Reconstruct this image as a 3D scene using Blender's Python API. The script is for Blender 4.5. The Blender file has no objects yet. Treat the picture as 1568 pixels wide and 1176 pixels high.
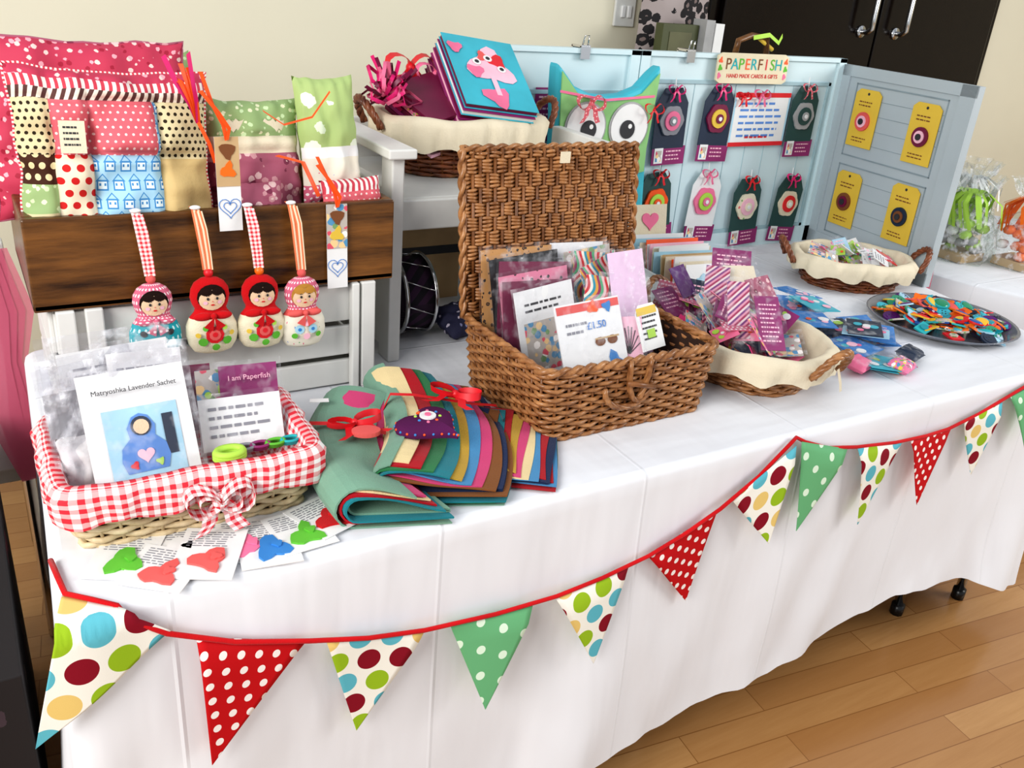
import bpy, math, random
from mathutils import Vector, Matrix, Euler, noise
R=random.Random(11)
T=.74
PI=math.pi
# ------------------------------------------------------------------ materials
def newmat(name):
    m=bpy.data.materials.new(name); m.use_nodes=True
    nt=m.node_tree; b=nt.nodes['Principled BSDF']; return m,nt,b
def mth(nt,op,a,b=None,c=None):
    n=nt.nodes.new('ShaderNodeMath'); n.operation=op
    for i,x in enumerate((a,b,c)):
        if x is None: continue
        if isinstance(x,(int,float)): n.inputs[i].default_value=x
        else: nt.links.new(x,n.inputs[i])
    return n.outputs[0]
def mixc(nt,fac,a,b):
    n=nt.nodes.new('ShaderNodeMix'); n.data_type='RGBA'
    for i,x in ((0,fac),(6,a),(7,b)):
        if isinstance(x,(int,float)): n.inputs[i].default_value=x
        elif isinstance(x,tuple): n.inputs[i].default_value=(*x[:3],1)
        else: nt.links.new(x,n.inputs[i])
    return n.outputs[2]
def ramp(nt,fac,stops,const=True):
    n=nt.nodes.new('ShaderNodeValToRGB'); cr=n.color_ramp
    cr.interpolation='CONSTANT' if const else 'LINEAR'
    while len(cr.elements)<len(stops): cr.elements.new(.5)
    for e,(p,c) in zip(cr.elements,stops): e.position=p; e.color=(*c,1)
    nt.links.new(fac,n.inputs[0]); return n.outputs[0]
def coord(nt,kind='UV',sc=(1,1,1),rot=(0,0,0)):
    t=nt.nodes.new('ShaderNodeTexCoord'); mp=nt.nodes.new('ShaderNodeMapping')
    mp.inputs['Scale'].default_value=sc; mp.inputs['Rotation'].default_value=rot
    nt.links.new(t.outputs[kind],mp.inputs[0]); return mp.outputs[0]
def noisen(nt,vec,sc,det=3,rough=.5):
    n=nt.nodes.new('ShaderNodeTexNoise'); n.inputs['Scale'].default_value=sc; n.inputs['Detail'].default_value=det
    n.inputs['Roughness'].default_value=rough
    nt.links.new(vec,n.inputs['Vector']); return n.outputs[0]
def bumpn(nt,b,h,st,dist=.002):
    n=nt.nodes.new('ShaderNodeBump'); n.inputs['Strength'].default_value=st; n.inputs['Distance'].default_value=dist
    nt.links.new(h,n.inputs['Height']); nt.links.new(n.outputs[0],b.inputs['Normal'])
def M(name,col,rough=.65,metal=0,bump=0,bs=200,var=.12,vs=12,spec=None,sheen=0):
    m,nt,b=newmat(name); v=coord(nt,'Object')
    n=noisen(nt,v,vs)
    lo=tuple(c*(1-var) for c in col); hi=tuple(min(1,c*(1+var)) for c in col)
    nt.links.new(ramp(nt,n,[(.3,lo),(.7,hi)],False),b.inputs['Base Color'])
    b.inputs['Roughness'].default_value=rough; b.inputs['Metallic'].default_value=metal
    if rough>.8: b.inputs['Specular IOR Level'].default_value=.15
    if spec is not None: b.inputs['Specular IOR Level'].default_value=spec
    if sheen: b.inputs['Sheen Weight'].default_value=sheen*.4
    if bump: bumpn(nt,b,noisen(nt,v,bs,2),bump)
    return m
def sep(nt,v):
    n=nt.nodes.new('ShaderNodeSeparateXYZ'); nt.links.new(v,n.inputs[0]); return n.outputs[0],n.outputs[1]
def dots(name,bg,cols,cell,rad,rot=0,rough=.75):
    m,nt,b=newmat(name); v=coord(nt,'UV',(1/cell,1/cell,1),(0,0,rot)); x,y=sep(nt,v)
    row=mth(nt,'FLOOR',y); x=mth(nt,'ADD',x,mth(nt,'MULTIPLY',mth(nt,'FLOORED_MODULO',row,2),.5))
    col=mth(nt,'FLOOR',x)
    fx=mth(nt,'SUBTRACT',mth(nt,'FRACT',x),.5); fy=mth(nt,'SUBTRACT',mth(nt,'FRACT',y),.5)
    d=mth(nt,'SQRT',mth(nt,'ADD',mth(nt,'MULTIPLY',fx,fx),mth(nt,'MULTIPLY',fy,fy)))
    msk=mth(nt,'LESS_THAN',d,rad)
    if len(cols)>1:
        idx=mth(nt,'FLOORED_MODULO',mth(nt,'ADD',col,mth(nt,'MULTIPLY',row,2)),len(cols))
        c=ramp(nt,mth(nt,'DIVIDE',mth(nt,'ADD',idx,.5),len(cols)),[(i/len(cols),cc) for i,cc in enumerate(cols)])
    else: c=cols[0]
    nt.links.new(mixc(nt,msk,bg,c),b.inputs['Base Color']); b.inputs['Roughness'].default_value=rough; b.inputs['Specular IOR Level'].default_value=.2
    bumpn(nt,b,noisen(nt,coord(nt,'UV'),900,1),.25,.0006)
    return m
def houses(name,bg,ln,cell):
    m,nt,b=newmat(name); v=coord(nt,'UV',(1/cell,.8/cell,1)); x,y=sep(nt,v)
    row=mth(nt,'FLOOR',y); x=mth(nt,'ADD',x,mth(nt,'MULTIPLY',mth(nt,'FLOORED_MODULO',row,2),.5))
    fx=mth(nt,'ABSOLUTE',mth(nt,'SUBTRACT',mth(nt,'FRACT',x),.5)); fy=mth(nt,'SUBTRACT',mth(nt,'FRACT',y),.5)
    d1=mth(nt,'MAXIMUM',mth(nt,'SUBTRACT',fx,.30),mth(nt,'SUBTRACT',mth(nt,'ABSOLUTE',mth(nt,'ADD',fy,.16)),.24))
    o1=mth(nt,'LESS_THAN',mth(nt,'ABSOLUTE',d1),.045)
    d2=mth(nt,'MAXIMUM',mth(nt,'SUBTRACT',mth(nt,'ADD',fy,fx),.42),mth(nt,'SUBTRACT',.08,fy))
    o2=mth(nt,'LESS_THAN',mth(nt,'ABSOLUTE',d2),.04)
    d3=mth(nt,'MAXIMUM',mth(nt,'SUBTRACT',mth(nt,'ABSOLUTE',mth(nt,'SUBTRACT',fx,.15)),.06),mth(nt,'SUBTRACT',mth(nt,'ABSOLUTE',mth(nt,'ADD',fy,.12)),.07))
    o3=mth(nt,'LESS_THAN',d3,0)
    k=mth(nt,'MAXIMUM',mth(nt,'MAXIMUM',o1,o2),o3)
    inn=mth(nt,'LESS_THAN',d1,0)
    c=mixc(nt,inn,bg,(.72,.84,.88)); c=mixc(nt,k,c,ln)
    nt.links.new(c,b.inputs['Base Color']); b.inputs['Roughness'].default_value=.8; return m
def gingham(name,c0,c1,s):
    m,nt,b=newmat(name); v=coord(nt,'UV',(s,s,1)); x,y=sep(nt,v)
    q=mth(nt,'DIVIDE',mth(nt,'ADD',mth(nt,'FLOOR',mth(nt,'FLOORED_MODULO',x,2)),mth(nt,'FLOOR',mth(nt,'FLOORED_MODULO',y,2))),2)
    mid=tuple((a*.45+c*.55) for a,c in zip(c0,c1))
    nt.links.new(ramp(nt,q,[(0,c0),(.3,mid),(.8,c1)]),b.inputs['Base Color']); b.inputs['Roughness'].default_value=.8
    bumpn(nt,b,noisen(nt,coord(nt,'UV'),700,1),.25,.0006); return m
def stripes(name,cols,w,rot=0,wob=0):
    m,nt,b=newmat(name); v=coord(nt,'UV',(1/w,1/w,1),(0,0,rot)); x,y=sep(nt,v)
    if wob: x=mth(nt,'ADD',x,mth(nt,'MULTIPLY',mth(nt,'SINE',mth(nt,'MULTIPLY',y,.5)),wob))
    q=mth(nt,'DIVIDE',mth(nt,'FLOORED_MODULO',x,len(cols)),len(cols))
    nt.links.new(ramp(nt,q,[(i/len(cols),c) for i,c in enumerate(cols)]),b.inputs['Base Color']); b.inputs['Roughness'].default_value=.8
    return m
def floral(name,bg,cols,sc,thr=.35,rough=.75,ring=None):
    m,nt,b=newmat(name); v=coord(nt,'UV')
    vo=nt.nodes.new('ShaderNodeTexVoronoi'); vo.inputs['Scale'].default_value=sc; nt.links.new(v,vo.inputs['Vector'])
    s=nt.nodes.new('ShaderNodeSeparateColor'); nt.links.new(vo.outputs['Color'],s.inputs[0])
    c=ramp(nt,s.outputs[0],[(i/len(cols),cc) for i,cc in enumerate(cols)])
    dd=mth(nt,'ADD',vo.outputs['Distance'],mth(nt,'MULTIPLY',noisen(nt,v,sc*4),.25))
    msk=mth(nt,'LESS_THAN',dd,thr+.12)
    col=mixc(nt,msk,bg,c)
    if ring: col=mixc(nt,mth(nt,'LESS_THAN',dd,thr*.45+.1),col,ring)
    nt.links.new(col,b.inputs['Base Color']); b.inputs['Roughness'].default_value=rough
    return m
def wood(name,c0,c1,sc=(3,40,40),rough=.4,bs=.3):
    m,nt,b=newmat(name); v=coord(nt,'Object',sc)
    n=noisen(nt,v,1.2,6,.65); nt.links.new(ramp(nt,n,[(.3,c0),(.7,c1)],False),b.inputs['Base Color'])
    b.inputs['Roughness'].default_value=rough; bumpn(nt,b,n,bs,.002); return m
m_white=M('white_card',(.80,.80,.79),.5,var=.03)
m_paint=M('white_paint',(.72,.72,.69),.45,var=.06,bump=.15,bs=60)
m_ink=M('ink',(.03,.03,.035),.6); m_inkg=M('ink_grey',(.25,.25,.28),.6); m_inkb=M('ink_blue',(.1,.25,.6),.6)
m_red=M('red_felt',(.55,.008,.012),.9,bump=.5,bs=500,sheen=.3); m_red2=M('red_ribbon',(.68,.015,.025),.45)
m_pink=M('pink',(.80,.18,.32),.7); m_hot=M('hot_pink_ribbon',(.72,.02,.18),.35); m_lpink=M('light_pink',(.88,.5,.6),.7)
m_org=M('orange_ribbon',(.88,.10,.01),.4); m_maroon=M('maroon_card',(.17,.006,.05),.45); m_purple=M('purple_card',(.27,.02,.14),.45)
m_teal=M('teal',(.02,.40,.43),.7); m_tur=M('turquoise',(.05,.44,.54),.5); m_yel=M('yellow_card',(.72,.50,.06),.55,var=.04)
m_green=M('green',(.12,.46,.04),.75); m_lime=M('lime',(.42,.68,.08),.6); m_dgreen=M('dark_green_tag',(.02,.07,.065),.55)
m_navy=M('navy_tag',(.012,.025,.055),.55); m_black=M('black',(.008,.008,.009),.3); m_cream=M('cream',(.74,.66,.50),.85,bump=.3,bs=300,var=.06)
m_skin=M('doll_face_felt',(.80,.57,.38),.9,bump=.3,bs=500,var=.04); m_hair=M('doll_hair',(.02,.008,.006),.85); m_blond=M('doll_hair_blonde',(.5,.25,.05),.85)
m_coral=M('coral_felt',(.72,.13,.12),.85); m_blue=M('blue',(.04,.22,.55),.6); m_orange=M('orange',(.85,.17,.01),.4); m_lblue=M('pale_blue_card',(.38,.62,.75),.6)
m_brown=M('brown_print',(.2,.07,.02),.7); m_lilac=M('lilac_sheet',(.72,.50,.68),.4,var=.10,vs=5); m_grey=M('grey',(.38,.38,.38),.6)
m_chrome=M('chrome',(.7,.7,.7),.15,1,var=.02); m_kraft=M('kraft_card',(.55,.38,.2),.8)
m_glossp=M('purple_gloss',(.1,.01,.15),.15)
m_wick=wood('wicker_brown',(.15,.050,.014),(.54,.27,.11),(30,30,30),.32,.3)
m_wickd=wood('wicker_stake',(.09,.030,.009),(.34,.14,.045),(30,30,30),.4,.3)
m_wickl=wood('wicker_pale',(.50,.37,.2),(.80,.66,.43),(30,30,30),.5,.3)
m_wdark=M('weave_gap_shade_shell',(.035,.013,.005),.8)  # dark colour of the added shells that put shade behind the weave
m_reddk=wood('wicker_chestnut',(.06,.014,.006),(.30,.10,.04),(30,30,30),.33,.3)
m_box=wood('dark_stained_wood',(.022,.007,.002),(.23,.095,.022),(4,38,38),.33,.4)
m_spot=dots('bunting_multi_spot',(.82,.80,.72),[(.24,.006,.02),(.30,.46,.02),(.12,.44,.52),(.24,.006,.02),(.72,.52,.18),(.30,.46,.02),(.12,.44,.52)],.043,.40)
m_rdot=dots('bunting_red_dot',(.50,.006,.010),[(.85,.79,.75)],.022,.24,.5)
m_gdot=dots('bunting_green_dot',(.15,.42,.20),[(.68,.82,.66)],.042,.18,.3)
m_ging=gingham('red_gingham',(.85,.82,.80),(.66,.025,.045),160); m_gingr=gingham('ribbon_gingham',(.9,.85,.82),(.75,.03,.05),300)
m_pdot=dots('pink_dot',(.66,.14,.17),[(.88,.70,.66)],.010,.18); m_pdot2=dots('pink_dot_small',(.60,.14,.22),[(.9,.8,.8)],.009,.25)
m_ydot=dots('mustard_dot',(.66,.56,.34),[(.03,.02,.01)],.010,.26); m_cdot=dots('cream_red_dot',(.80,.70,.53),[(.55,.02,.02)],.018,.3)
m_brdot=dots('brown_dot',(.06,.02,.01),[(.7,.6,.35)],.016,.3)
m_tdot=dots('teal_dot',(.02,.36,.42),[(.6,.8,.8)],.011,.2)
m_flred=floral('red_floral',(.50,.04,.09),[(.85,.4,.45),(.35,.01,.04),(.8,.6,.55)],85,.34); m_house=houses('blue_house_print',(.36,.60,.76),(.05,.24,.52),.022)
m_flg=floral('green_paisley',(.30,.42,.18),[(.55,.7,.4),(.75,.75,.5)],90,.32); m_flp=floral('mauve_print',(.38,.10,.16),[(.75,.5,.5),(.2,.03,.07),(.6,.3,.33)],70,.42,ring=(.75,.55,.5))
m_flrose=floral('rose_print',(.78,.72,.55),[(.7,.05,.08),(.2,.4,.12),(.75,.2,.2)],55,.22,ring=(.8,.4,.3)); m_flsm=floral('posy_print',(.78,.74,.62),[(.2,.3,.6),(.7,.15,.25),(.2,.45,.2)],110,.14)
m_leo=floral('leopard',(.55,.28,.09),[(.02,.01,.008)],95,.30,ring=(.35,.14,.03)); m_leop=floral('pink_leopard',(.70,.22,.33),[(.02,.01,.015)],85,.28); m_leog=floral('grey_leopard',(.40,.34,.33),[(.012,.01,.012)],24,.52,ring=(.2,.15,.14))
m_bwst=stripes('brown_cream_stripe',[(.10,.035,.03),(.78,.70,.60)],.0055,.3,.3)
m_rwz=stripes('red_white_scallop',[(.55,.05,.08),(.8,.75,.7)],.005,.0,.4)
m_rst=stripes('red_white_stripe',[(.6,.05,.08),(.85,.75,.7)],.003,0); m_ost=stripes('orange_stripe',[(.75,.2,.08),(.85,.7,.5)],.003,0)
m_multi=stripes('wavy_stripe',[(.6,.02,.03),(.85,.8,.7),(.02,.3,.4),(.75,.35,.05),(.3,.02,.1),(.1,.4,.2),(.8,.5,.5)],.006,.2,1.5)
m_conf=floral('confetti_mix',(.75,.2,.35),[(.2,.5,.1),(.8,.6,.1),(.9,.85,.85),(.1,.3,.5),(.4,.02,.1)],120,.5)
m_mag=floral('magazine_print',(.5,.45,.4),[(.7,.1,.15),(.1,.3,.5),(.85,.6,.3),(.2,.35,.15),(.9,.85,.8)],70,.5)
m_drum=stripes('drum_wrap',[(.012,.008,.015),(.05,.015,.05)],.014,.78)
def clearmat(name,tint,f):
    m=bpy.data.materials.new(name); m.use_nodes=True; nt=m.node_tree; nt.nodes.clear()
    o=nt.nodes.new('ShaderNodeOutputMaterial'); t=nt.nodes.new('ShaderNodeBsdfTransparent'); g=nt.nodes.new('ShaderNodeBsdfPrincipled'); x=nt.nodes.new('ShaderNodeMixShader')
    t.inputs[0].default_value=(*tint,1); g.inputs['Base Color'].default_value=(.85,.85,.88,1); g.inputs['Roughness'].default_value=.08
    v=coord(nt,'Object'); n=noisen(nt,v,45,2); bumpn(nt,g,n,.9,.006)
    nt.links.new(ramp(nt,n,[(.5,(f*.4,)*3),(.7,(f*3.,)*3)],False),x.inputs[0])
    nt.links.new(t.outputs[0],x.inputs[1]); nt.links.new(g.outputs[0],x.inputs[2]); nt.links.new(x.outputs[0],o.inputs[0]); return m
m_clear=clearmat('clear_packet_film',(.98,.98,.99),.085); m_cello=clearmat('cellophane',(.94,.96,.95),.20); m_clear2=clearmat('crinkled_clear_bag',(.90,.90,.92),.18)
def organza(name,col):
    m=bpy.data.materials.new(name); m.use_nodes=True; nt=m.node_tree; b=nt.nodes['Principled BSDF']; b.inputs['Base Color'].default_value=(*col,1); b.inputs['Roughness'].default_value=.4; b.inputs['Alpha'].default_value=.72; return m
m_organza=organza('pink_organza',(.72,.15,.25))
def clothmat():
    m,nt,b=newmat('white_cotton_tablecloth'); v=coord(nt,'Object',(1,1,.6)); v2=coord(nt,'Object',(1.2,6,1.2),(0,.4,.5)); v3=coord(nt,'Object',(6,1.4,1.0),(0,.5,-.3))
    b.inputs['Base Color'].default_value=(.775,.785,.815,1); b.inputs['Roughness'].default_value=.9; b.inputs['Specular IOR Level'].default_value=.2
    h=mth(nt,'ADD',noisen(nt,v,4,2,.5),mth(nt,'ADD',mth(nt,'MULTIPLY',noisen(nt,v2,2.5,2),.45),mth(nt,'MULTIPLY',noisen(nt,v3,2.5,2),.45)))
    # pressed fold lines of the packed cloth
    x,y=sep(nt,coord(nt,'Object',(1/.37,1/.34,1),(0,0,.02)))
    for q,off in((x,.18),(y,.9)):
        fr=mth(nt,'ABSOLUTE',mth(nt,'SUBTRACT',mth(nt,'FRACT',mth(nt,'ADD',q,off)),.5)); h=mth(nt,'ADD',h,mth(nt,'MULTIPLY',mth(nt,'MINIMUM',fr,.012),-9))
    bumpn(nt,b,h,.5,.022); return m
m_cloth=clothmat()
def floormat():
    m,nt,b=newmat('oak_floor_boards'); v=coord(nt,'Object',(1,1,1),(0,0,.12))
    br=nt.nodes.new('ShaderNodeTexBrick'); nt.links.new(v,br.inputs['Vector'])
    br.inputs['Color1'].default_value=(.38,.19,.07,1); br.inputs['Color2'].default_value=(.56,.33,.14,1); br.inputs['Mortar'].default_value=(.2,.09,.03,1)
    br.inputs['Scale'].default_value=1; br.inputs['Mortar Size'].default_value=.0012; br.inputs['Brick Width'].default_value=.62; br.inputs['Row Height'].default_value=.075; br.offset=.37; br.inputs['Bias'].default_value=0
    g=noisen(nt,coord(nt,'Object',(3,34,1),(0,0,.12)),1.5,6,.7)
    c=mixc(nt,mth(nt,'MULTIPLY',g,.8),br.outputs[0],(.32,.15,.05))
    wn=noisen(nt,v,7,2); kn=nt.nodes.new('ShaderNodeTexVoronoi'); kn.inputs['Scale'].default_value=3.0; nt.links.new(coord(nt,'Object',(1,2.2,1),(0,0,.12)),kn.inputs['Vector'])
    c=mixc(nt,mth(nt,'LESS_THAN',mth(nt,'ADD',kn.outputs['Distance'],mth(nt,'MULTIPLY',wn,.05)),.095),c,(.08,.03,.01))
    nt.links.new(c,b.inputs['Base Color']); b.inputs['Roughness'].default_value=.22
    return m
m_floor=floormat()
m_wall=M('cream_painted_wall',(.73,.69,.55),.8,var=.03,vs=2,bump=.05,bs=80)
m_shutter=M('pale_blue_paint',(.62,.76,.79),.55,var=.04,vs=4); m_shutshade=M('pale_blue_paint_shaded',(.42,.48,.51),.55,var=.05,vs=4); m_groove=M('groove_paint',(.38,.53,.57),.7)  # second tone: same blue with the side panel's shade put into the colour
m_stuff=M('lavender_stuffing',(.62,.60,.60),.9,bump=.5,bs=60,var=.25,vs=40)
# ------------------------------------------------------------------ mesh builder
def TR(loc=(0,0,0),rx=0,ry=0,rz=0,s=1):
    return Matrix.Translation(loc)@Euler([math.radians(a) for a in (rx,ry,rz)],'XYZ').to_matrix().to_4x4()@Matrix.Scale(s,4)
I4=Matrix.Identity(4)
class MB:
    def __init__(s): s.v=[];s.f=[];s.m=[];s.uv=[];s.mats=[];s.sm=[]
    def add(s,vs,fs,mat,uvs=None,smooth=False,X=None):
        vs=[Vector(p) for p in vs]; o=len(s.v)
        if mat not in s.mats: s.mats.append(mat)
        mi=s.mats.index(mat)
        for f in fs:
            if uvs: s.uv+= [uvs[i] for i in f]
            else:
                n=(vs[f[1]]-vs[f[0]]).cross(vs[f[2]]-vs[f[0]]); a=max(range(3),key=lambda i:abs(n[i]))
                ax=[(1,2),(0,2),(0,1)][a]; s.uv+=[(vs[i][ax[0]],vs[i][ax[1]]) for i in f]
            s.f.append(tuple(i+o for i in f)); s.m.append(mi); s.sm.append(smooth)
        s.v+=[(X@p if X else p) for p in vs]
    def box(s,c,d,mat,X=None):
        x,y,z=(k/2 for k in d)
        vs=[(c[0]+i*x,c[1]+j*y,c[2]+k*z) for i in(-1,1) for j in(-1,1) for k in(-1,1)]
        s.add(vs,[(0,1,3,2),(4,6,7,5),(0,4,5,1),(2,3,7,6),(0,2,6,4),(1,5,7,3)],mat,X=X)
    def bx(s,x0,x1,y0,y1,z0,z1,mat,X=None): s.box(((x0+x1)/2,(y0+y1)/2,(z0+z1)/2),(x1-x0,y1-y0,z1-z0),mat,X)
    def tube(s,pts,r,mat,n=6,closed=False,X=None,flat=1):
        pts=[Vector(p) for p in pts]; N=len(pts); vs=[];uv=[]
        up=None; L=0
        for i,p in enumerate(pts):
            a=pts[(i-1)%N] if (closed or i>0) else p; b=pts[(i+1)%N] if (closed or i<N-1) else p
            t=(b-a); t=t.normalized() if t.length>1e-9 else Vector((0,0,1))
            if up is None: up=Vector((0,0,1)) if abs(t.z)<.9 else Vector((1,0,0))
            sx=t.cross(up)
            if sx.length<1e-6: sx=t.orthogonal()
            sx.normalize(); up=sx.cross(t).normalized()
            rr=r[i] if isinstance(r,(list,tuple)) else r
            if i: L+=(p-pts[i-1]).length
            for k in range(n):
                an=2*PI*k/n; vs.append(p+sx*math.cos(an)*rr+up*math.sin(an)*rr*flat); uv.append((L,k/n*rr*6))
        fs=[]
        for i in range(N if closed else N-1):
            j=(i+1)%N
            for k in range(n): k2=(k+1)%n; fs.append((i*n+k,i*n+k2,j*n+k2,j*n+k))
        if not closed: fs+= [tuple(reversed(range(n))),tuple((N-1)*n+k for k in range(n))]
        s.add(vs,fs,mat,uv,True,X)
    def grid(s,fn,nu,nv,mat,us=1,vs_=1,smooth=True,X=None,cu=False,patch=None):
        vs=[];uv=[]
        for j in range(nv+1):
            for i in range(nu+1):
                u=i/nu;v=j/nv; vs.append(fn(u,v)); uv.append((u*us,v*vs_))
        if patch:
            o=len(s.v); s.v+=[(X@Vector(p) if X else Vector(p)) for p in vs]
            for j in range(nv):
                for i in range(nu):
                    mm=patch((i+.5)/nu,(j+.5)/nv)
                    if mm not in s.mats: s.mats.append(mm)
                    q=(j*(nu+1)+i,j*(nu+1)+i+1,(j+1)*(nu+1)+i+1,(j+1)*(nu+1)+i)
                    s.f.append(tuple(k+o for k in q)); s.uv+=[uv[k] for k in q]; s.m.append(s.mats.index(mm)); s.sm.append(smooth)
        else: s.add(vs,[(j*(nu+1)+i,j*(nu+1)+i+1,(j+1)*(nu+1)+i+1,(j+1)*(nu+1)+i) for j in range(nv) for i in range(nu)],mat,uv,smooth,X)
    def poly(s,pts,mat,th=.002,X=None):
        n=len(pts); vs=[(x,y,0) for x,y in pts]+[(x,y,th) for x,y in pts]
        s.add(vs,[tuple(range(n,2*n)),tuple(reversed(range(n)))]+[(i,(i+1)%n,n+(i+1)%n,n+i) for i in range(n)],mat,X=X)
    def disc(s,c,r,mat,th=.002,X=None,n=18,ry=None):
        s.poly([(c[0]+r*math.cos(2*PI*i/n),c[1]+(ry or r)*math.sin(2*PI*i/n)) for i in range(n)],mat,th,(X or I4)@Matrix.Translation((0,0,c[2])))
    def dome(s,c,r,hh,mat,X=None,n=16,ry=None):
        ry=ry or r
        def fn(u,v):
            a=2*PI*u; q=v*PI/2; return (c[0]+r*math.cos(a)*math.cos(q),c[1]+ry*math.sin(a)*math.cos(q),c[2]+hh*math.sin(q))
        s.grid(fn,n,5,mat,X=X)
    def ball(s,c,r,mat,X=None,sc=(1,1,1),n=14):
        def fn(u,v):
            a=2*PI*u; q=(v-.5)*PI; return (c[0]+sc[0]*r*math.cos(a)*math.cos(q),c[1]+sc[1]*r*math.sin(a)*math.cos(q),c[2]+sc[2]*r*math.sin(q))
        s.grid(fn,n,n//2,mat,X=X,us=r*6,vs_=r*3)
    def strip(s,pts,w,mat,wd=None,X=None):
        pts=[Vector(p) for p in pts]; vs=[];uv=[];L=0
        for i,p in enumerate(pts):
            t=(pts[min(i+1,len(pts)-1)]-pts[max(i-1,0)]).normalized()
            d=Vector(wd) if wd else t.cross(Vector((0,0,1))); 
            if d.length<1e-5: d=Vector((1,0,0))
            d.normalize()
            if i: L+=(p-pts[i-1]).length
            ww=w[i] if isinstance(w,list) else w
            vs+=[p-d*ww/2,p+d*ww/2]; uv+=[(0,L),(ww,L)]
        s.add(vs,[(2*i,2*i+1,2*i+3,2*i+2) for i in range(len(pts)-1)],mat,uv,True,X)
    def make(s,name,parent=None,bevel=0,loc=(0,0,0),rz=0,solid=0,sub=0):
        me=bpy.data.meshes.new(name); me.from_pydata([tuple(p) for p in s.v],[],s.f)
        for m in s.mats: me.materials.append(m)
        me.polygons.foreach_set('material_index',s.m); me.polygons.foreach_set('use_smooth',s.sm)
        ul=me.uv_layers.new(name='UVMap'); flat=[c for t in s.uv for c in t]; ul.data.foreach_set('uv',flat)
        me.update()
        o=bpy.data.objects.new(name,me); bpy.context.collection.objects.link(o)
        o.location=loc; o.rotation_euler=(0,0,math.radians(rz))
        if parent: o.parent=parent
        if solid: md=o.modifiers.new('s','SOLIDIFY'); md.thickness=solid; md.offset=0
        if bevel: md=o.modifiers.new('b','BEVEL'); md.width=bevel; md.segments=2; md.limit_method='ANGLE'
        if sub: md=o.modifiers.new('ss','SUBSURF'); md.levels=sub; md.render_levels=sub
        return o
def root(name,loc=(0,0,0),rz=0):
    e=bpy.data.objects.new(name,None); e.empty_display_size=.05; bpy.context.collection.objects.link(e)
    e.location=loc; e.rotation_euler=(0,0,math.radians(rz)); return e
def text(body,size,mat,X,parent,name='lettering',align='CENTER'):
    cu=bpy.data.curves.new(name,'FONT'); cu.body=body; cu.size=size; cu.extrude=.0003; cu.align_x=align; cu.align_y='CENTER'; cu.materials.append(mat)
    o=bpy.data.objects.new(name,cu); bpy.context.collection.objects.link(o); o.matrix_world=X
    if parent: o.parent=parent
    return o
def pillow(mb,X,w,h,t,mat,patch=None,n=20,backmat=None,seams=(),pipe=None,seed=0):
    def edge(a,b):
        x=a*w/2*(1-.055*(1-b*b)**1.0*abs(a)**3); y=b*h/2*(1-.06*(1-a*a)*abs(b)**3)
        wv=noise.noise(Vector((a*3+seed,b*3,seed)))*.04
        return x*(1+wv),y*(1+wv)
    def mk(sgn):
        def fn(u,v):
            a=2*u-1;b=2*v-1; k=(max(0,1-a*a)*max(0,1-b*b))**.42
            x,y=edge(a,b); d=k
            for (ax,pos) in seams:
                q=(u if ax=='u' else v)-pos; d-=.26*math.exp(-(q/.022)**2)*k
            ed=1-max(abs(a),abs(b))
            wr=.13*math.sin((a*17 if abs(b)>abs(a) else b*17)+seed)*math.exp(-ed*6)*min(1,ed*14)
            z=sgn*t/2*(d+wr)+t*.2*k*noise.noise(Vector((a*2.6+seed,b*2.6,sgn+seed)))
            return (x,y,z)
        return fn
    mb.grid(mk(1),n,n,mat,w,h,X=X,patch=patch)
    mb.grid(mk(-1),n,n,backmat or mat,w,h,X=X)
    if pipe:
        pts=[]
        for (a0,b0,a1,b1) in((-1,-1,1,-1),(1,-1,1,1),(1,1,-1,1),(-1,1,-1,-1)):
            for i in range(12): q=i/12; pts.append((*edge(a0+(a1-a0)*q,b0+(b1-b0)*q),0))
        mb.tube(pts,.0022,pipe,6,True,X)
def lines(mb,X,x,y,w,n,pitch,mat,z=.0014,th=.35):
    for i in range(n):
        cx=x; end=x+w*(.75+.25*R.random())
        while cx<end-.002:
            wl=min(end-cx,w*(.06+.16*R.random()))
            yy=y-i*pitch; mb.add([(cx,yy,z),(cx+wl,yy,z),(cx+wl,yy+pitch*th,z),(cx,yy+pitch*th,z)],[(0,1,2,3)],mat,X=X); cx+=wl+w*.04
def rect(mb,X,x,y,w,h,mat,z=.0014):
    mb.add([(x,y,z),(x+w,y,z),(x+w,y+h,z),(x,y+h,z)],[(0,1,2,3)],mat,X=X)
def card(mb,X,w,h,mat,th=.0016): mb.box((0,0,0),(w,h,th),mat,X)
def heartpts(s,n=28):
    return [(s*.0625*16*math.sin(t)**3*.5,s*.0625*.5*(13*math.cos(t)-5*math.cos(2*t)-2*math.cos(3*t)-math.cos(4*t))) for t in [2*PI*i/n for i in range(n)]]
def pouch(mb,X,w,h,z=.004,mat=None,seed=0,amp=.004):
    def fn(u,v): 
        return ((u-.5)*w,(v-.5)*h,z+amp*noise.noise(Vector((u*5+seed,v*6,seed*1.7)))+amp*.5*math.sin(9*u+seed))
    mb.grid(fn,14,16,mat or m_clear,X=X,smooth=amp<.006)
def blob(mb,X,x,y,r,mat,th=.002,z=.001,n=14,amp=.35,seed=0):
    pts=[]
    for i in range(n):
        a=2*PI*i/n; k=r*(1+amp*noise.noise(Vector((math.cos(a)*1.5+seed*3.1,math.sin(a)*1.5,seed))))*(1+.25*math.cos(3*a+seed))
        pts.append((x+k*math.cos(a),y+k*math.sin(a)))
    mb.poly(pts,mat,th,X@Matrix.Translation((0,0,z)))
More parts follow.
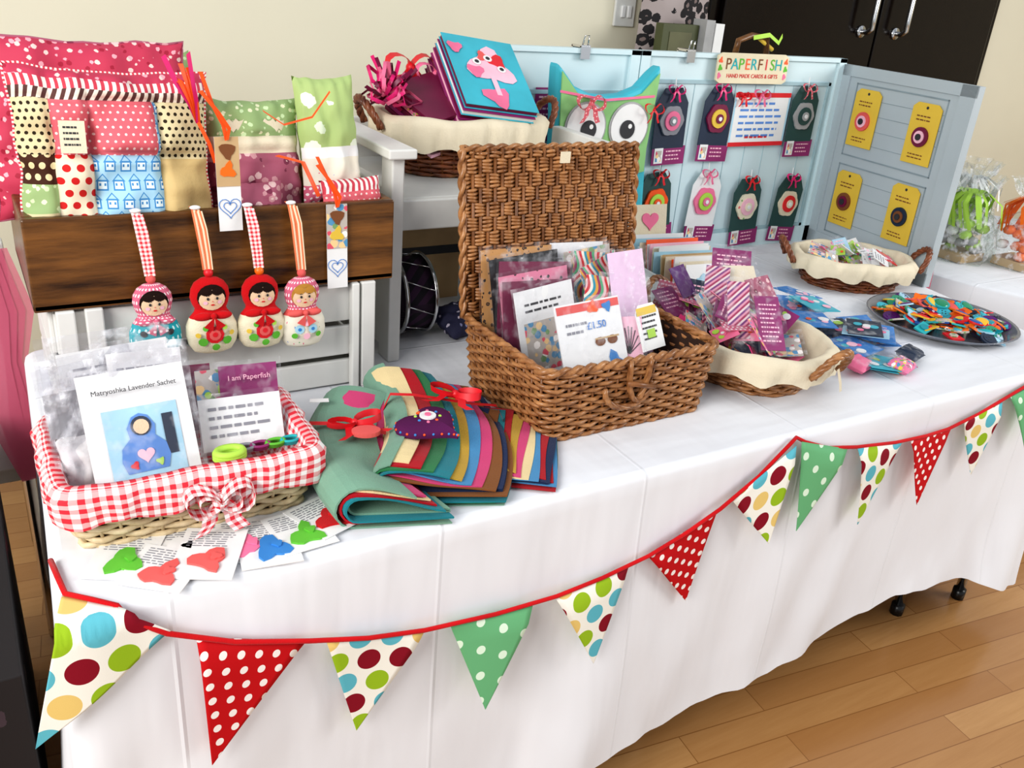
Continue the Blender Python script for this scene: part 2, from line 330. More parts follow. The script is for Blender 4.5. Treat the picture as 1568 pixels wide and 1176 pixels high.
def bow(mb,c,s,mat,X=None,w=.008,tails=True):
    X=(X or I4)@Matrix.Translation(c)
    for sg in(-1,1):
        pts=[(0,0,0)]+[(sg*s*(.5-.5*math.cos(t))*1.0,-.004-.004*math.sin(t*2),s*.42*math.sin(t)+s*.12*(.5-.5*math.cos(t))) for t in [2*PI*i/12 for i in range(1,12)]]+[(0,0,0)]
        mb.strip(pts,w,mat,wd=(0.1*sg,1,.25),X=X)
        if tails: mb.strip([(0,-.003,0),(sg*s*.3,-.006,-s*.35),(sg*s*.35,-.006,-s*.7),(sg*s*.6,-.004,-s*1.1)],w,mat,wd=(1,0,.3),X=X)
    mb.ball((0,-.004,0),w*.5,mat,X)
def flatbow(mb,c,s,mat,w=.010,rz=0):
    X=Matrix.Translation(c)@Matrix.Rotation(math.radians(rz),4,'Z')
    for sg in(-1,1):
        pts=[(0,0,.002)]+[(sg*s*(.5-.5*math.cos(t)),s*.30*math.sin(t),.004+.008*math.sin(t/2)) for t in [2*PI*i/12 for i in range(1,12)]]+[(0,0,.002)]
        mb.strip(pts,w,mat,wd=(0,.35*sg,1),X=X)
        mb.strip([(0,0,.004),(sg*s*.35,-s*.3,.006),(sg*s*.5,-s*.7,.003),(sg*s*.9,-s*.95,.004)],w,mat,wd=(1,.35*sg,.1),X=X)
    mb.ball((0,0,.006),w*.55,mat,X)
# -------------- basket tools
def loop(rx,ry,n,N):
    raw=[]; K=1440
    for i in range(K):
        a=2*PI*i/K; c=math.cos(a);s_=math.sin(a)
        raw.append(Vector((rx*math.copysign(abs(c)**(2/n),c),ry*math.copysign(abs(s_)**(2/n),s_),0)))
    L=[0]
    for i in range(K): L.append(L[-1]+(raw[(i+1)%K]-raw[i]).length)
    out=[];j=0
    for k in range(N):
        d=L[-1]*k/N
        while L[j+1]<d: j+=1
        q=(d-L[j])/max(1e-9,L[j+1]-L[j]); out.append(raw[j].lerp(raw[(j+1)%K],q))
    nr=[]
    for k in range(N):
        t=out[(k+1)%N]-out[k-1]; nr.append(Vector((t.y,-t.x,0)).normalized())
    return out,nr
def basket(mb,rx,ry,n,h,flare,rows,nst,mat,mst,rimr=.006,amp=.0025,z0=0):
    S=3; P,Nn=loop(rx,ry,n,nst*S)
    sc=lambda z:1-flare*(1-(z/h))
    rr=h/rows*.50
    for k in range(rows):
        z=h*(k+.5)/rows; pts=[P[i]*sc(z)+Nn[i]*amp*math.cos(PI*(i/S)+k*PI)+Vector((0,0,z+z0+.0008*math.sin(i*1.3+k*2))) for i in range(nst*S)]
        mb.tube(pts,rr,mat,5,True)
    for j in range(nst):
        i=j*S; mb.tube([P[i]*sc(z)+Vector((0,0,z+z0)) for z in (0,h*.5,h)],amp*.75,mst,5)
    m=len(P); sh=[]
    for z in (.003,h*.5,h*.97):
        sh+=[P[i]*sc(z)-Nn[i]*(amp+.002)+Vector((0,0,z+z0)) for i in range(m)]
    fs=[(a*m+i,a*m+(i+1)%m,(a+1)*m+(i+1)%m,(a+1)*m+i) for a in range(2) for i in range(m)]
    mb.add(sh,fs+[tuple(range(m))],m_wdark,smooth=True)  # added dark inner shell, blocks light through the gaps in the weave
    for ph in (0,PI):
        pts=[]
        for i in range(m):
            a=i/S*PI*1.0+ph; pts.append(P[i]+Nn[i]*rimr*.6*math.cos(a)+Vector((0,0,h+z0+rimr*.5+rimr*.55*math.sin(a))))
        mb.tube(pts,rimr*.75,mat,6,True)
    for ph in (0,PI):
        pts=[P[i]*sc(0)+Nn[i]*rimr*.4*math.cos(i/S*PI+ph)+Vector((0,0,z0+rimr*.6+rimr*.3*math.sin(i/S*PI+ph))) for i in range(m)]
        mb.tube(pts,rimr*.5,mst,5,True)
def handle(mb,c,w,hh,dirv,mat,r=.006,lean=(0,0,0)):
    d=Vector(dirv).normalized(); c=Vector(c); ln=Vector(lean)
    for ph in(0,2.1,4.2):
        pts=[]
        for i in range(25):
            t=PI*i/24; p=c+d*(-math.cos(t)*w/2)+Vector((0,0,hh))*math.sin(t)+ln*math.sin(t)
            rad=(d*(-math.cos(t))+Vector((0,0,1))*math.sin(t)); sd=d.cross(Vector((0,0,1)))
            a=ph+i*.9; pts.append(p+(rad*math.cos(a)+sd*math.sin(a))*r*.6)
        mb.tube(pts,r*.7,mat,6)
def liner(mb,rx,ry,n,h,drop,mat,flare=0,wav=.004,zin=.02,out=.014,top=.018):
    P,Nn=loop(rx,ry,n,120); prof=[(-.02,zin,1-flare*.8),(-.016,h*.55,1-flare*.4),(-.014,h*.95,1),(-.010,h+top*.8,1),(0,h+top,1),(out*.7,h+top*.8,1),(out,h+.002,1),(out+.002,h-drop*.5,1-flare*.25*drop/h),(out+.002,h-drop,1-flare*.5*drop/h)]
    vs=[];uv=[];m=120;per=2*PI*math.sqrt((rx*rx+ry*ry)/2)
    for k,(o,z,s_) in enumerate(prof):
        for i in range(m+1):
            ii=i%m; q=1 if k>5 else .3
            w=wav*q*(math.sin(i*2*PI/m*17)+.7*math.sin(i*2*PI/m*29+k)); zz=z+(wav*1.6*math.sin(i*2*PI/m*11) if k==8 else 0)+(wav*.6*math.sin(i*2*PI/m*7) if 3<=k<=5 else 0)
            p=P[ii]*s_+Nn[ii]*(o+w+(abs(wav) if k>5 else 0)); vs.append((p.x,p.y,zz)); uv.append((per*i/m,z+(0 if k<5 else 2*(h-z))))
    fs=[(k*(m+1)+i,k*(m+1)+i+1,(k+1)*(m+1)+i+1,(k+1)*(m+1)+i) for k in range(len(prof)-1) for i in range(m)]
    mb.add(vs,fs,mat,uv,True)
    mb.add([vs[i] for i in range(m)],[tuple(range(m))],mat)
# ------------------------------------------------------------------ camera
hd=Vector((math.cos(math.radians(57.4)),math.sin(math.radians(57.4)),0)); th=math.radians(24.6); ro=math.radians(5)
r=Vector((hd.y,-hd.x,0)); zz=Vector((0,0,1))
f=math.cos(th)*hd-math.sin(th)*zz; u=math.sin(th)*hd+math.cos(th)*zz
r2=math.cos(ro)*r+math.sin(ro)*u; u2=math.cos(ro)*u-math.sin(ro)*r
cd=bpy.data.cameras.new('camera'); cam=bpy.data.objects.new('camera',cd); bpy.context.collection.objects.link(cam)
cd.lens=31.6; cd.sensor_width=36; cd.clip_start=.02; cam.matrix_world=Matrix.Translation((0,0,1.46))@Matrix((r2,u2,-f)).transposed().to_4x4()
bpy.context.scene.camera=cam
# ------------------------------------------------------------------ room
mb=MB(); mb.bx(-2.2,5.6,-2.5,2.86,-.05,0,m_floor); mb.make('floor')
mb=MB(); mb.bx(-2.2,5.6,2.80,2.86,0,2.7,m_wall); mb.make('wall_back')
mb=MB(); mb.bx(5.6,5.66,-2.5,2.86,0,2.7,m_wall); mb.make('wall_right')
mb=MB(); mb.bx(-2.2,2.5,2.785,2.8,0,.12,m_paint); mb.make('baseboard_back',bevel=.003)
e=root('dark_double_doors',(0,0,0)); mb=MB()
m_door=M('dark_brown_gloss_door',(.006,.003,.002),.16,var=.2,vs=3,spec=.3)
mb.bx(2.50,4.28,2.765,2.80,0,2.6,m_door)
mb.bx(2.55,3.425,2.74,2.765,.03,2.3,m_door); mb.bx(3.435,4.22,2.74,2.765,.03,2.3,m_door); mb.make('door_leaves',e,bevel=.004)
mb=MB()
for hx in(3.33,3.55):
    mb.tube([(hx,2.735,1.345),(hx,2.70,1.345),(hx,2.685,1.36),(hx,2.685,1.40),(hx,2.685,1.72),(hx,2.70,1.74),(hx,2.74,1.74)],.011,m_chrome,10)
    mb.tube([(hx,2.742,1.345),(hx,2.732,1.345)],.024,m_chrome,14)
mb.make('pull_handles',e)
e=root('light_switch'); mb=MB(); mb.bx(2.08,2.17,2.788,2.80,1.31,1.41,m_paint); mb.bx(2.105,2.122,2.78,2.79,1.34,1.38,m_white); mb.bx(2.132,2.149,2.78,2.79,1.34,1.38,m_white); mb.make('plate',e,bevel=.003)
mb=MB(); mb.bx(2.10,2.44,2.50,2.76,0,1.16,m_black); mb.bx(2.09,2.45,2.49,2.77,1.16,1.18,m_black); mb.make('storage_cabinet',bevel=.004)
e=root('leopard_tote_bag',(2.275,2.70,1.18)); mb=MB()
pillow(mb,TR((0,.0,.24),90),.32,.48,.10,m_leog,n=14); mb.tube([(-.07,0,.44),(-.06,0,.56),(.06,0,.56),(.07,0,.44)],.008,m_black); mb.make('bag_body',e)
e=root('book_stack',(2.25,2.58,1.18)); mb=MB()
mb.bx(-.13,.03,-.02,.02,0,.16,M('olive_book',(.07,.08,.03),.5)); mb.bx(.035,.075,-.05,.02,0,.18,m_grey); mb.bx(.08,.12,-.05,.02,0,.17,m_white); mb.box((-.05,-.0215,.08),(.10,.002,.11),M('olive_cover',(.12,.12,.06),.6)); mb.make('books',e,bevel=.002)
# ------------------------------------------------------------------ table
poly=[(.02,.95),(2.22,.95),(2.40,2.05),(1.0,2.05),(.05,1.78)]
def roundpoly(poly,rad,seg=5,step=.015):
    out=[];n=len(poly)
    for i in range(n):
        p=Vector(poly[i]);a=Vector(poly[i-1]);b=Vector(poly[(i+1)%n]); da=(a-p).normalized();db=(b-p).normalized()
        s0=p+da*rad;s1=p+db*rad
        for k in range(seg+1):
            t=k/seg; out.append(s0*(1-t)**2+p*2*t*(1-t)+s1*t*t)
    res=[]
    for i,p in enumerate(out):
        q=out[(i+1)%len(out)]; m=max(1,int((q-p).length/step))
        for k in range(m): res.append(p.lerp(q,k/m))
    return res
P=roundpoly(poly,.025); m=len(P)
Nn=[]
for i in range(m):
    t=P[(i+1)%m]-P[i-1]; Nn.append(Vector((t.y,-t.x)).normalized())
S=[0]
for i in range(m): S.append(S[-1]+(P[(i+1)%m]-P[i]).length)
hemk=[(-1,-.66),(.0,-.65),(.35,-.63),(.7,-.605),(1.0,-.605),(1.35,-.56),(1.7,-.515),(1.95,-.53),(2.1,-.60),(2.2,-.63),(3,-.62)]
def hem(x):
    for (a,b),(c,d_) in zip(hemk,hemk[1:]):
        if a<=x<=c: return b+(d_-b)*(x-a)/(c-a)
    return -.6
vs=[];rows=30
prof=[(-.012,0),(-.004,-.0012),(.001,-.005),(.0035,-.014)]
for k in range(rows):
    for i in range(m):
        p=P[i];nn=Nn[i];s_=S[i]
        if k<4: o,z=prof[k]
        else:
            q=(k-3)/(rows-4); H=hem(p.x)+.014*noise.noise(Vector((s_*8,3,0)))
            z=-.014+(H+.014)*q
            fold=noise.noise(Vector((s_*2.6,0,q*.7)))*.055+noise.noise(Vector((s_*7+q*1.2,5,q*.8)))*.028+noise.noise(Vector((s_*17-q*2,9,q*2)))*.008
            o=.0035+q*.014+fold*(q**.75)*(.7+.35*q)
            if o<.003: o=.003+ (o-.003)*.3
        vs.append((p.x+nn.x*o,p.y+nn.y*o,T+z))
fs=[(k*m+i,k*m+(i+1)%m,(k+1)*m+(i+1)%m,(k+1)*m+i) for k in range(rows-1) for i in range(m)]
fs=[tuple(reversed(q)) for q in fs]
e=root('long_craft_table'); mb=MB(); mb.add(vs,fs,m_cloth,smooth=True); mb.add([vs[i] for i in range(m)],[tuple(range(m))],m_cloth); mb.make('tablecloth',e)
mb=MB(); 
for (a,b,c,d_) in((.05,1.15,.975,1.70),(1.16,2.2,.975,1.95)): mb.bx(a,b,c,d_,T-.035,T-.008,m_kraft)
for lx,ly in((.12,1.03),(.12,1.65),(1.1,1.08),(1.1,1.65),(1.95,1.07),(2.17,1.04),(1.2,1.9),(2.17,1.9)):
    mb.tube([(lx,ly,.02),(lx,ly,T-.03)],.012,m_chrome,10); mb.tube([(lx,ly,0),(lx,ly,.03)],.017,m_black,10)
mb.make('frame_and_legs',e)
# ------------------------------------------------------------------ bunting
ropeA=[(.022,1.07,.005),(.026,1.03,.005),(.030,.992,.006),(.056,.968,.006),(.080,.946,.005),(.090,.936,-.012),(.13,.931,-.043),(.21,.93,-.085),(.306,.928,-.117),(.39,.928,-.143),(.479,.928,-.161),(.6,.928,-.173),(.711,.928,-.176),(.8,.928,-.168),(.894,.928,-.152),(.97,.928,-.128),(1.045,.930,-.099),(1.13,.934,-.055),(1.20,.94,-.008),(1.216,.943,.001),(1.24,.94,-.012),(1.30,.935,-.034),(1.384,.933,-.049),(1.50,.932,-.063),(1.6,.932,-.068),(1.672,.932,-.066),(1.77,.933,-.05),(1.869,.935,-.026),(1.943,.938,-.010),(2.0,.943,.001)]
def rzf(x):
    for a,b in zip(ropeA[2:],ropeA[3:]):
        if a[0]<=x<=b[0]: return a[2]+(b[2]-a[2])*(x-a[0])/(b[0]-a[0])
    return 0
e=root('bunting_garland'); mb=MB(); mb.tube([(a,b-.002,T+c) for a,b,c in ropeA],.0036,m_red,8); mb.make('red_cord',e)
flags=[(.022,.132,-.028,-.165,m_spot),(.163,.304,.166,-.262,m_rdot),(.33,.48,.375,-.311,m_spot),(.522,.67,.582,-.34,m_gdot),(.709,.855,.792,-.33,m_spot),(.894,1.04,1.005,-.285,m_rdot),(1.07,1.205,1.165,-.192,m_spot),(1.22,1.355,1.243,-.19,m_gdot),(1.384,1.52,1.433,-.229,m_spot),(1.55,1.68,1.61,-.225,m_rdot),(1.72,1.84,1.797,-.20,m_spot),(1.87,1.99,1.96,-.164,m_gdot)]
for fi,(a,b,tx,tz,mt) in enumerate(flags):
    mb=MB(); n=12; L=Vector((a,rzf(a)-.002)); Rr=Vector((b,rzf(b)-.002)); tip=Vector((tx,tz))
    if fi==0: n=26; L=Vector((.026,.050)); Rr=Vector((.134,-.046))
    vs=[];uv=[];ang=[.2,.6,1.1,.1,.9,.3,.5,.2,1.4,.4,.8,.1][fi]
    for j in range(n+1):
        v=j/n
        for i in range(n+1):
            uu=i/n; q=L.lerp(Rr,uu).lerp(tip,v)
            if fi==0:   # this pennant wraps over the table corner
                t=q.y; rr_=.010
                if t>0: y=.940+t; z=.005
                elif t>-rr_*1.57: an=-t/rr_; y=.940-rr_*math.sin(an); z=.005-rr_*(1-math.cos(an))
                else: y=.930-.004-.004*math.sin(q.x*40); z=t+rr_*.57+.0
                vs.append((q.x,y,T+z)); uv.append((q.x*.92+.013,t*.92+.21)); continue
            y=.925-.006*math.sin(3*uu*(1-v)+fi*1.7+v*2)-(.010*v)*(1+math.sin(fi*2.3))
            if v<.15: y=y*(v/.15)+(.930)*(1-v/.15)
            if mt is m_spot: y-=.002
            vs.append((q.x,y,T+q.y)); W=.15
            lx=(uu-.5)*W*(1-v); ly=-v*.17; uv.append((lx*math.cos(ang)-ly*math.sin(ang)+.3+fi*.037,lx*math.sin(ang)+ly*math.cos(ang)+.2+fi*.051))
    mb.add(vs,[(j*(n+1)+i,j*(n+1)+i+1,(j+1)*(n+1)+i+1,(j+1)*(n+1)+i) for j in range(n) for i in range(n)],mt,uv,True)
    mb.make('flag_%d'%(fi+1),e,solid=.0012)
# ------------------------------------------------------------------ white slatted crate + wooden box
e=root('white_slatted_crate',(0,0,T)); mb=MB()
for z0,z1 in((.004,.052),(.062,.118),(.128,.196)): mb.bx(.085,.60,1.432,1.442,z0,z1,m_paint); mb.bx(.085,.60,1.72,1.73,z0,z1,m_paint); mb.bx(.078,.086,1.44,1.72,z0,z1,m_paint); mb.bx(.60,.608,1.44,1.72,z0,z1,m_paint)
for px in(.088,.128,.575): 
    mb.bx(px,px+.026,1.415,1.432,0,.203,m_paint); mb.bx(px,px+.026,1.73,1.745,0,.203,m_paint)
mb.bx(.556,.57,1.412,1.43,0,.203,m_paint)
mb.bx(.085,.60,1.44,1.72,.0,.01,m_paint); mb.bx(.085,.60,1.44,1.72,.19,.2,m_paint)
mb.make('slats_and_posts',e,bevel=.0025)
e=root('dark_wooden_box',(0,0,T)); mb=MB(); x0,x1,y0,y1,z0,z1=.06,.635,1.42,1.75,.204,.345
mb.bx(x0,x1,y0,y0+.016,z0,z1,m_box); mb.bx(x0,x1,y1-.016,y1,z0,z1,m_box); mb.bx(x0,x0+.016,y0+.016,y1-.016,z0,z1,m_box); mb.bx(x1-.016,x1,y0+.016,y1-.016,z0,z1,m_box); mb.bx(x0,x1,y0,y1,z0-.001,z0+.012,m_box)
mb.make('planks',e,bevel=.003)
# cushions
M_mus=M('mustard_cloth',(.60,.44,.20),.8,bump=.2)
def patchA(u,v):
    if v>.93: return m_flred
    if v>.87: return m_rwz
    if v>.82: return m_bwst
    if u<.18: return m_ydot if v>.52 else (m_brdot if v>.36 else (m_flg if v>.2 else m_ydot))
    if v>.52 and u<.68: return m_pdot
    if u<.36: return m_cdot
    if u<.70: return m_house
    return m_ydot if (v>.5 and v<.82) or v<.2 else M_mus
e=root('patchwork_cushion',(0,0,T)); mb=MB(); pillow(mb,TR((.205,1.485,.415),80,2,1),.28,.26,.115,m_pdot,patchA,50,pipe=m_rst,seams=(('v',.82),('u',.18),('v',.52),('u',.36),('u',.70)),seed=1); mb.make('cover',e)
mb=MB(); X=TR((.205,1.485,.415),80,2,1); card(mb,X@TR((-.065,.030,.056),0,0,0),.034,.045,m_cream); 
lines(mb,X@TR((-.065,.030,.056)),-.012,.012,.024,4,.008,m_ink,z=.0012); mb.make('name_patch',e)
e=root('red_floral_cushion',(0,0,T)); mb=MB(); pillow(mb,TR((.19,1.61,.435),84,1,0),.30,.28,.10,m_flred,None,30,pipe=m_flp,seed=4); mb.make('cover',e)
e=root('olive_spotted_cushion',(0,0,T)); mb=MB(); pillow(mb,TR((.33,1.69,.43),84,-3,4),.09,.24,.06,m_flg,lambda u,v:m_flg if v>.8 else m_brdot,16,seed=6); mb.make('cover',e)
def patchG(u,v): return m_flg if v>.70 else (m_cream if v>.58 else m_flp)
e=root('mauve_lace_cushion',(0,0,T)); mb=MB(); pillow(mb,TR((.425,1.53,.395),80,0,0),.16,.205,.09,m_flp,patchG,30,seams=(('v',.70),('v',.58)),seed=8)
X=TR((.425,1.53,.395),80,0,0)
mb.strip([(-.07+.14*i/30,.058+.003*math.sin(i*2.5),.036-.03*abs(i/15-1)**3) for i in range(31)],.016,m_cream,wd=(0,1,0),X=X); mb.make('cover',e)
e=root('small_folded_cushion',(0,0,T)); mb=MB(); pillow(mb,TR((.405,1.455,.335),78,0,0),.09,.085,.04,m_flp,lambda u,v:m_flp if v>.5 else (m_rst if v>.42 else m_cream),16,seed=9); mb.make('cover',e)
M_leaf=floral('leaf_print',(.40,.52,.20),[(.8,.85,.7),(.7,.8,.6)],24,.36)
def patchL(u,v): return M_leaf if v>.45 else (m_white if v>.38 else m_flsm if v>.15 else m_pdot2)
e=root('leaf_lavender_cushion',(0,0,T)); mb=MB(); pillow(mb,TR((.548,1.51,.43),80,-2,0),.105,.215,.07,M_leaf,patchL,24,seed=11); mb.make('cover',e)
e=root('red_print_cushion',(0,0,T)); mb=MB(); pillow(mb,TR((.57,1.455,.350),72,-3,0),.11,.055,.04,m_flred,lambda u,v:m_rwz if v>.55 else m_pdot,16,seed=12); mb.make('cover',e)
def tag(name,x,z,top,m1,m2):
    e=root(name,(x,1.413,T+z)); mb=MB(); X=TR((0,0,0),88,0,0)
    card(mb,X,.036,.145,m_white); card(mb,X@TR((0,.035,.0012)),.036,.075,m1)
    for k,mm in ((.052,m_brown),(.022,m2)): blob(mb,X,0,k,.011,mm,.001,.002,seed=k*90)
    for s_ in(.034,.020): mb.tube([(a,b-.035,.0014) for a,b in heartpts(s_,24)],.0006,m_inkb,4,True,X)
    mb.strip([(0,-.002,.068),(-.004,-.002,.09),(-.018,.0,.12),(-.03,.01,top)],.006,m_org,wd=(1,0,0))
    mb.strip([(0,-.003,.068),(.004,-.004,.085),(-.012,-.008,.11),(-.035,-.004,.14)],.006,m_org,wd=(1,0,.3))
    mb.make('tag_card',e)
tag('hanging_floral_tag',.352,.385,.165,m_kraft,m_orange); tag('hanging_floral_tag',.528,.272,.15,m_mag,m_yel)
e=root('orange_ribbon_bow',(.318,1.44,T+.515)); mb=MB()
for k,(a,b,mt) in enumerate(((-.022,.045,m_org),(-.012,.04,m_org),(-.035,.025,m_org),(-.045,.055,m_hot),(-.01,.06,m_hot))): mb.strip([(0,0,-.04),(a*.3,-.012,-.01),(a*.7,-.015,.02),(a,-.01,b)],.008,mt,wd=(1,.3,.2*k))
mb.strip([(0,0,-.04),(.012,-.01,-.07),(.02,-.01,-.10)],.006,m_org,wd=(1,0,0)); mb.make('ribbon',e)
e=root('orange_ribbon_bow',(.47,1.46,T+.44)); mb=MB()
mb.strip([(-.05,-.01,.05),(-.02,-.02,.03),(.03,-.01,.04),(.06,-.01,.08)],.005,m_org,wd=(0,1,.5)); mb.strip([(-.03,-.01,-.02),(.01,-.02,-.03),(.04,-.01,-.09)],.008,m_org,wd=(1,.3,.2)); mb.make('ribbon',e)
# ------------------------------------------------------------------ matryoshka dolls
def doll(x,z,scarf,body,shawl,hair,rib,bead,H=.122,tilt=0):
    e=root('matryoshka_doll',(x,1.392,T+z)); mb=MB(); s_=H/.122
    prof=[(0,.002),(.018,.0),(.029,.004),(.036,.016),(.039,.030),(.038,.045),(.032,.058),(.0245,.067),(.0235,.072),(.027,.080),(.0295,.091),(.028,.103),(.022,.113),(.013,.119),(.0,.122)]
    DP=.52
    def sm(v):
        t=v*(len(prof)-1); i=min(int(t),len(prof)-2); q=t-i
        return prof[i][0]*(1-q)+prof[i+1][0]*q, prof[i][1]*(1-q)+prof[i+1][1]*q
    def fn(u,v):
        rr,zz_=sm(v); a=2*PI*u; k=1+.03*noise.noise(Vector((math.cos(a)*3,math.sin(a)*3,v*9+x*30))); return (rr*k*math.cos(a)*s_,rr*k*math.sin(a)*DP*s_,zz_*s_)
    def pt(u,v):
        rr,z_=sm(v)
        return scarf if z_>.066 else (shawl if z_>.059 else body)
    mb.grid(fn,28,42,body,.22,.13,patch=pt)
    def onhead(cx,cz,r_,ry_,mat,lift,n=16,ins=0):
        vs=[(cx*s_,-(depth(cx,cz)+lift)*s_,cz*s_)]
        for ring in(.5,1):
            for i in range(n):
                a=2*PI*i/n; px=cx+r_*ring*math.cos(a); pz=cz+ry_*ring*math.sin(a); vs.append((px*s_,-(depth(px,pz)+lift)*s_,pz*s_))
        fs=[(0,1+i,1+(i+1)%n) for i in range(n)]+[(1+i,1+n+i,1+n+(i+1)%n,1+(i+1)%n) for i in range(n)]
        mb.add(vs,fs,mat,smooth=True)
    def depth(px,pz):
        for k in range(len(prof)-1):
            if prof[k][1]<=pz<=prof[k+1][1]:
                q=(pz-prof[k][1])/(prof[k+1][1]-prof[k][1]+1e-9); rr=prof[k][0]*(1-q)+prof[k+1][0]*q
                return DP*1.03*math.sqrt(max(0,rr*rr-px*px))
        return .004
    onhead(0,.092,.0215,.0205,hair,.0012)
    onhead(0,.0885,.0195,.0165,m_skin,.0020)
    onhead(-.0085,.102,.0090,.006,hair,.0026); onhead(.0085,.102,.0090,.006,hair,.0026)
    for sg in(-1,1):
        onhead(sg*.0068,.0915,.0019,.0024,m_ink,.0030,10); onhead(sg*.0105,.085,.0034,.0030,m_lpink,.0028,10)
        mb.tube([(sg*.0045*s_,-(depth(.005,.095)+.003)*s_,.0955*s_),(sg*.0068*s_,-(depth(.007,.097)+.003)*s_,.0970*s_),(sg*.009*s_,-(depth(.009,.095)+.003)*s_,.0955*s_)],.0004,m_ink,4)
    onhead(0,.0815,.0030,.0013,m_red2,.0030,10); onhead(0,.087,.0008,.0012,m_coral,.0030,8)
    for sg in(-1,1): mb.ball((sg*.013*s_,-.012*s_,.062*s_),.013*s_,shawl,sc=(1.25,.5,.5))
    mb.ball((0,-.019*s_,.064*s_),.0045*s_,shawl)
    for sg in(-1,1): mb.poly([(0,0),(sg*.016*s_,-.014*s_),(sg*.003*s_,-.021*s_)],shawl,.0015,TR((0,-.0225*s_,.063*s_),90))
    fl=[(0,.034,.014,m_red2),(0,.034,.009,m_coral),(0,.035,.004,m_red2),(-.018,.024,.007,m_green),(.018,.024,.007,m_green),(-.014,.046,.004,m_green),(.015,.046,.004,m_lime),(0,.015,.006,m_green),(.025,.036,.004,m_yel),(-.025,.036,.004,m_yel)]
    if body is m_tdot: fl=[(-.02,.045,.005,m_ink),(.02,.045,.005,m_ink),(0,.035,.004,m_lpink)]
    elif shawl is not m_red: fl=[(-.011,.036,.008,m_lblue),(-.011,.036,.003,m_blue),(.011,.036,.008,m_lblue),(.011,.036,.003,m_blue),(0,.024,.006,m_lpink),(0,.047,.005,m_lpink),(-.02,.026,.005,m_green),(.02,.026,.005,m_green)]
    for k,(a,b,c,mm) in enumerate(fl): onhead(a,b,c,c,mm,.0008+.0005*k,9)
    mb.make('felt_body',e)
    mb=MB(); mb.ball((0,0,H+.005),.0075,bead); top=.352-z
    mb.strip([(-.002,-.001,H+.010),(-.004,.0,H+.035),(-.008,.004,top-.03),(-.01,.014,top-.002),(-.01,.03,top+.0)],.013,rib,wd=(1,0,0))
    mb.strip([(.002,-.003,H+.010),(.001,-.001,H+.035),(-.002,.002,top-.03),(-.006,.012,top-.004)],.011,rib,wd=(1,.1,0))
    mb.ball((-.010,.016,top+.001),.007,m_white,sc=(1.2,.8,.5)); mb.make('hanging_ribbon',e)
m_crf=M('cream_felt',(.76,.70,.52),.9,bump=.4,bs=500)
doll(.222,.124,m_pdot2,m_tdot,m_pdot2,m_hair,m_gingr,m_coral)
doll(.308,.120,m_red,m_crf,m_red,m_hair,m_ost,m_red2,.128)
doll(.388,.118,m_red,m_crf,m_red,m_hair,m_gingr,m_orange,.126)
doll(.458,.110,m_pdot2,m_flsm,m_coral,m_blond,m_ost,m_coral,.124)
# ------------------------------------------------------------------ white stand + basket above
e=root('white_wooden_stand',(0,0,T)); mb=MB()
mb.bx(.665,.69,1.50,1.55,0,.40,m_paint); mb.bx(.665,.69,1.90,1.95,0,.40,m_paint); mb.bx(.665,.69,1.55,1.90,.22,.34,m_paint); mb.bx(.65,.705,1.48,1.955,.40,.418,m_paint); mb.bx(.668,.687,1.55,1.9,.02,.21,m_paint)
mb.bx(1.20,1.225,1.50,1.80,0,.40,m_paint); mb.bx(.69,1.20,1.55,1.935,.295,.313,m_paint); mb.bx(.69,1.2,1.53,1.55,.255,.313,m_paint); mb.bx(.69,1.1,1.935,1.95,0,.40,m_paint)
mb.make('frame',e,bevel=.003)
e=root('kraft_parcel_box',(.86,1.86,T)); mb=MB(); mb.bx(-.08,.12,-.05,.06,0,.24,m_kraft); mb.bx(-.08,.12,-.051,-.049,.11,.13,m_ink); mb.make('carton',e,bevel=.002)
e=root('toy_drum',(.765,1.64,T+.088)); mb=MB()
mb.tube([(-.03,0,0),(.03,0,0)],.078,m_drum,28)
for xx in(-.032,.032): mb.tube([(xx,.082*math.cos(a),.082*math.sin(a)) for a in [2*PI*i/30 for i in range(30)]],.0045,m_chrome,6,True)
mb.tube([(.031,0,0),(.034,0,0)],.078,m_black,28)
for i in range(10):
    a=2*PI*i/10; mb.tube([(-.03,.083*math.cos(a),.083*math.sin(a)),(.03,.083*math.cos(a+.3),.083*math.sin(a+.3))],.0015,m_chrome,5)
mb.make('shell',e)
e=root('navy_floral_pouch',(.875,1.60,T+.030)); mb=MB(); pillow(mb,TR((0,0,0),25,0,20),.12,.09,.05,floral('navy_floral',(.02,.02,.06),[(.6,.55,.65),(.3,.3,.5)],70,.25)); mb.make('pouch_body',e)
def twod(name,loc,rx,ry,h,fl,rows,nst,mat,drop,rzz,hnd,wav=.004):
    e=root(name,loc,rzz); mb=MB(); basket(mb,rx,ry,2.3,h,fl,rows,nst,mat,m_wickd,.006,.003); mb.make('wicker_body',e)
    mb=MB(); liner(mb,rx,ry,2.3,h,drop,m_cream,fl,wav); mb.make('cream_liner',e)
    mb=MB()
    for sg in hnd: handle(mb,(sg*(rx+.018),0,h-.012),.09,.055,(0,1,0),mat,.007,(sg*.030,0,0))
    mb.strip([(rx+.03,.02,h),(rx+.036,.03,h-.03),(rx+.03,.05,h-.055)],.008,m_cream,wd=(0,1,.2))
    mb.make('loop_handles',e); return e
twod('oval_lined_basket',(.948,1.785,T+.3145),.185,.125,.105,.22,11,34,m_reddk,.045,0,(1,-1))
e=root('notebook_stack',(.985,1.765,T+.485)); mb=MB(); X0=TR((0,0,0),33,6,-4)
nb=7
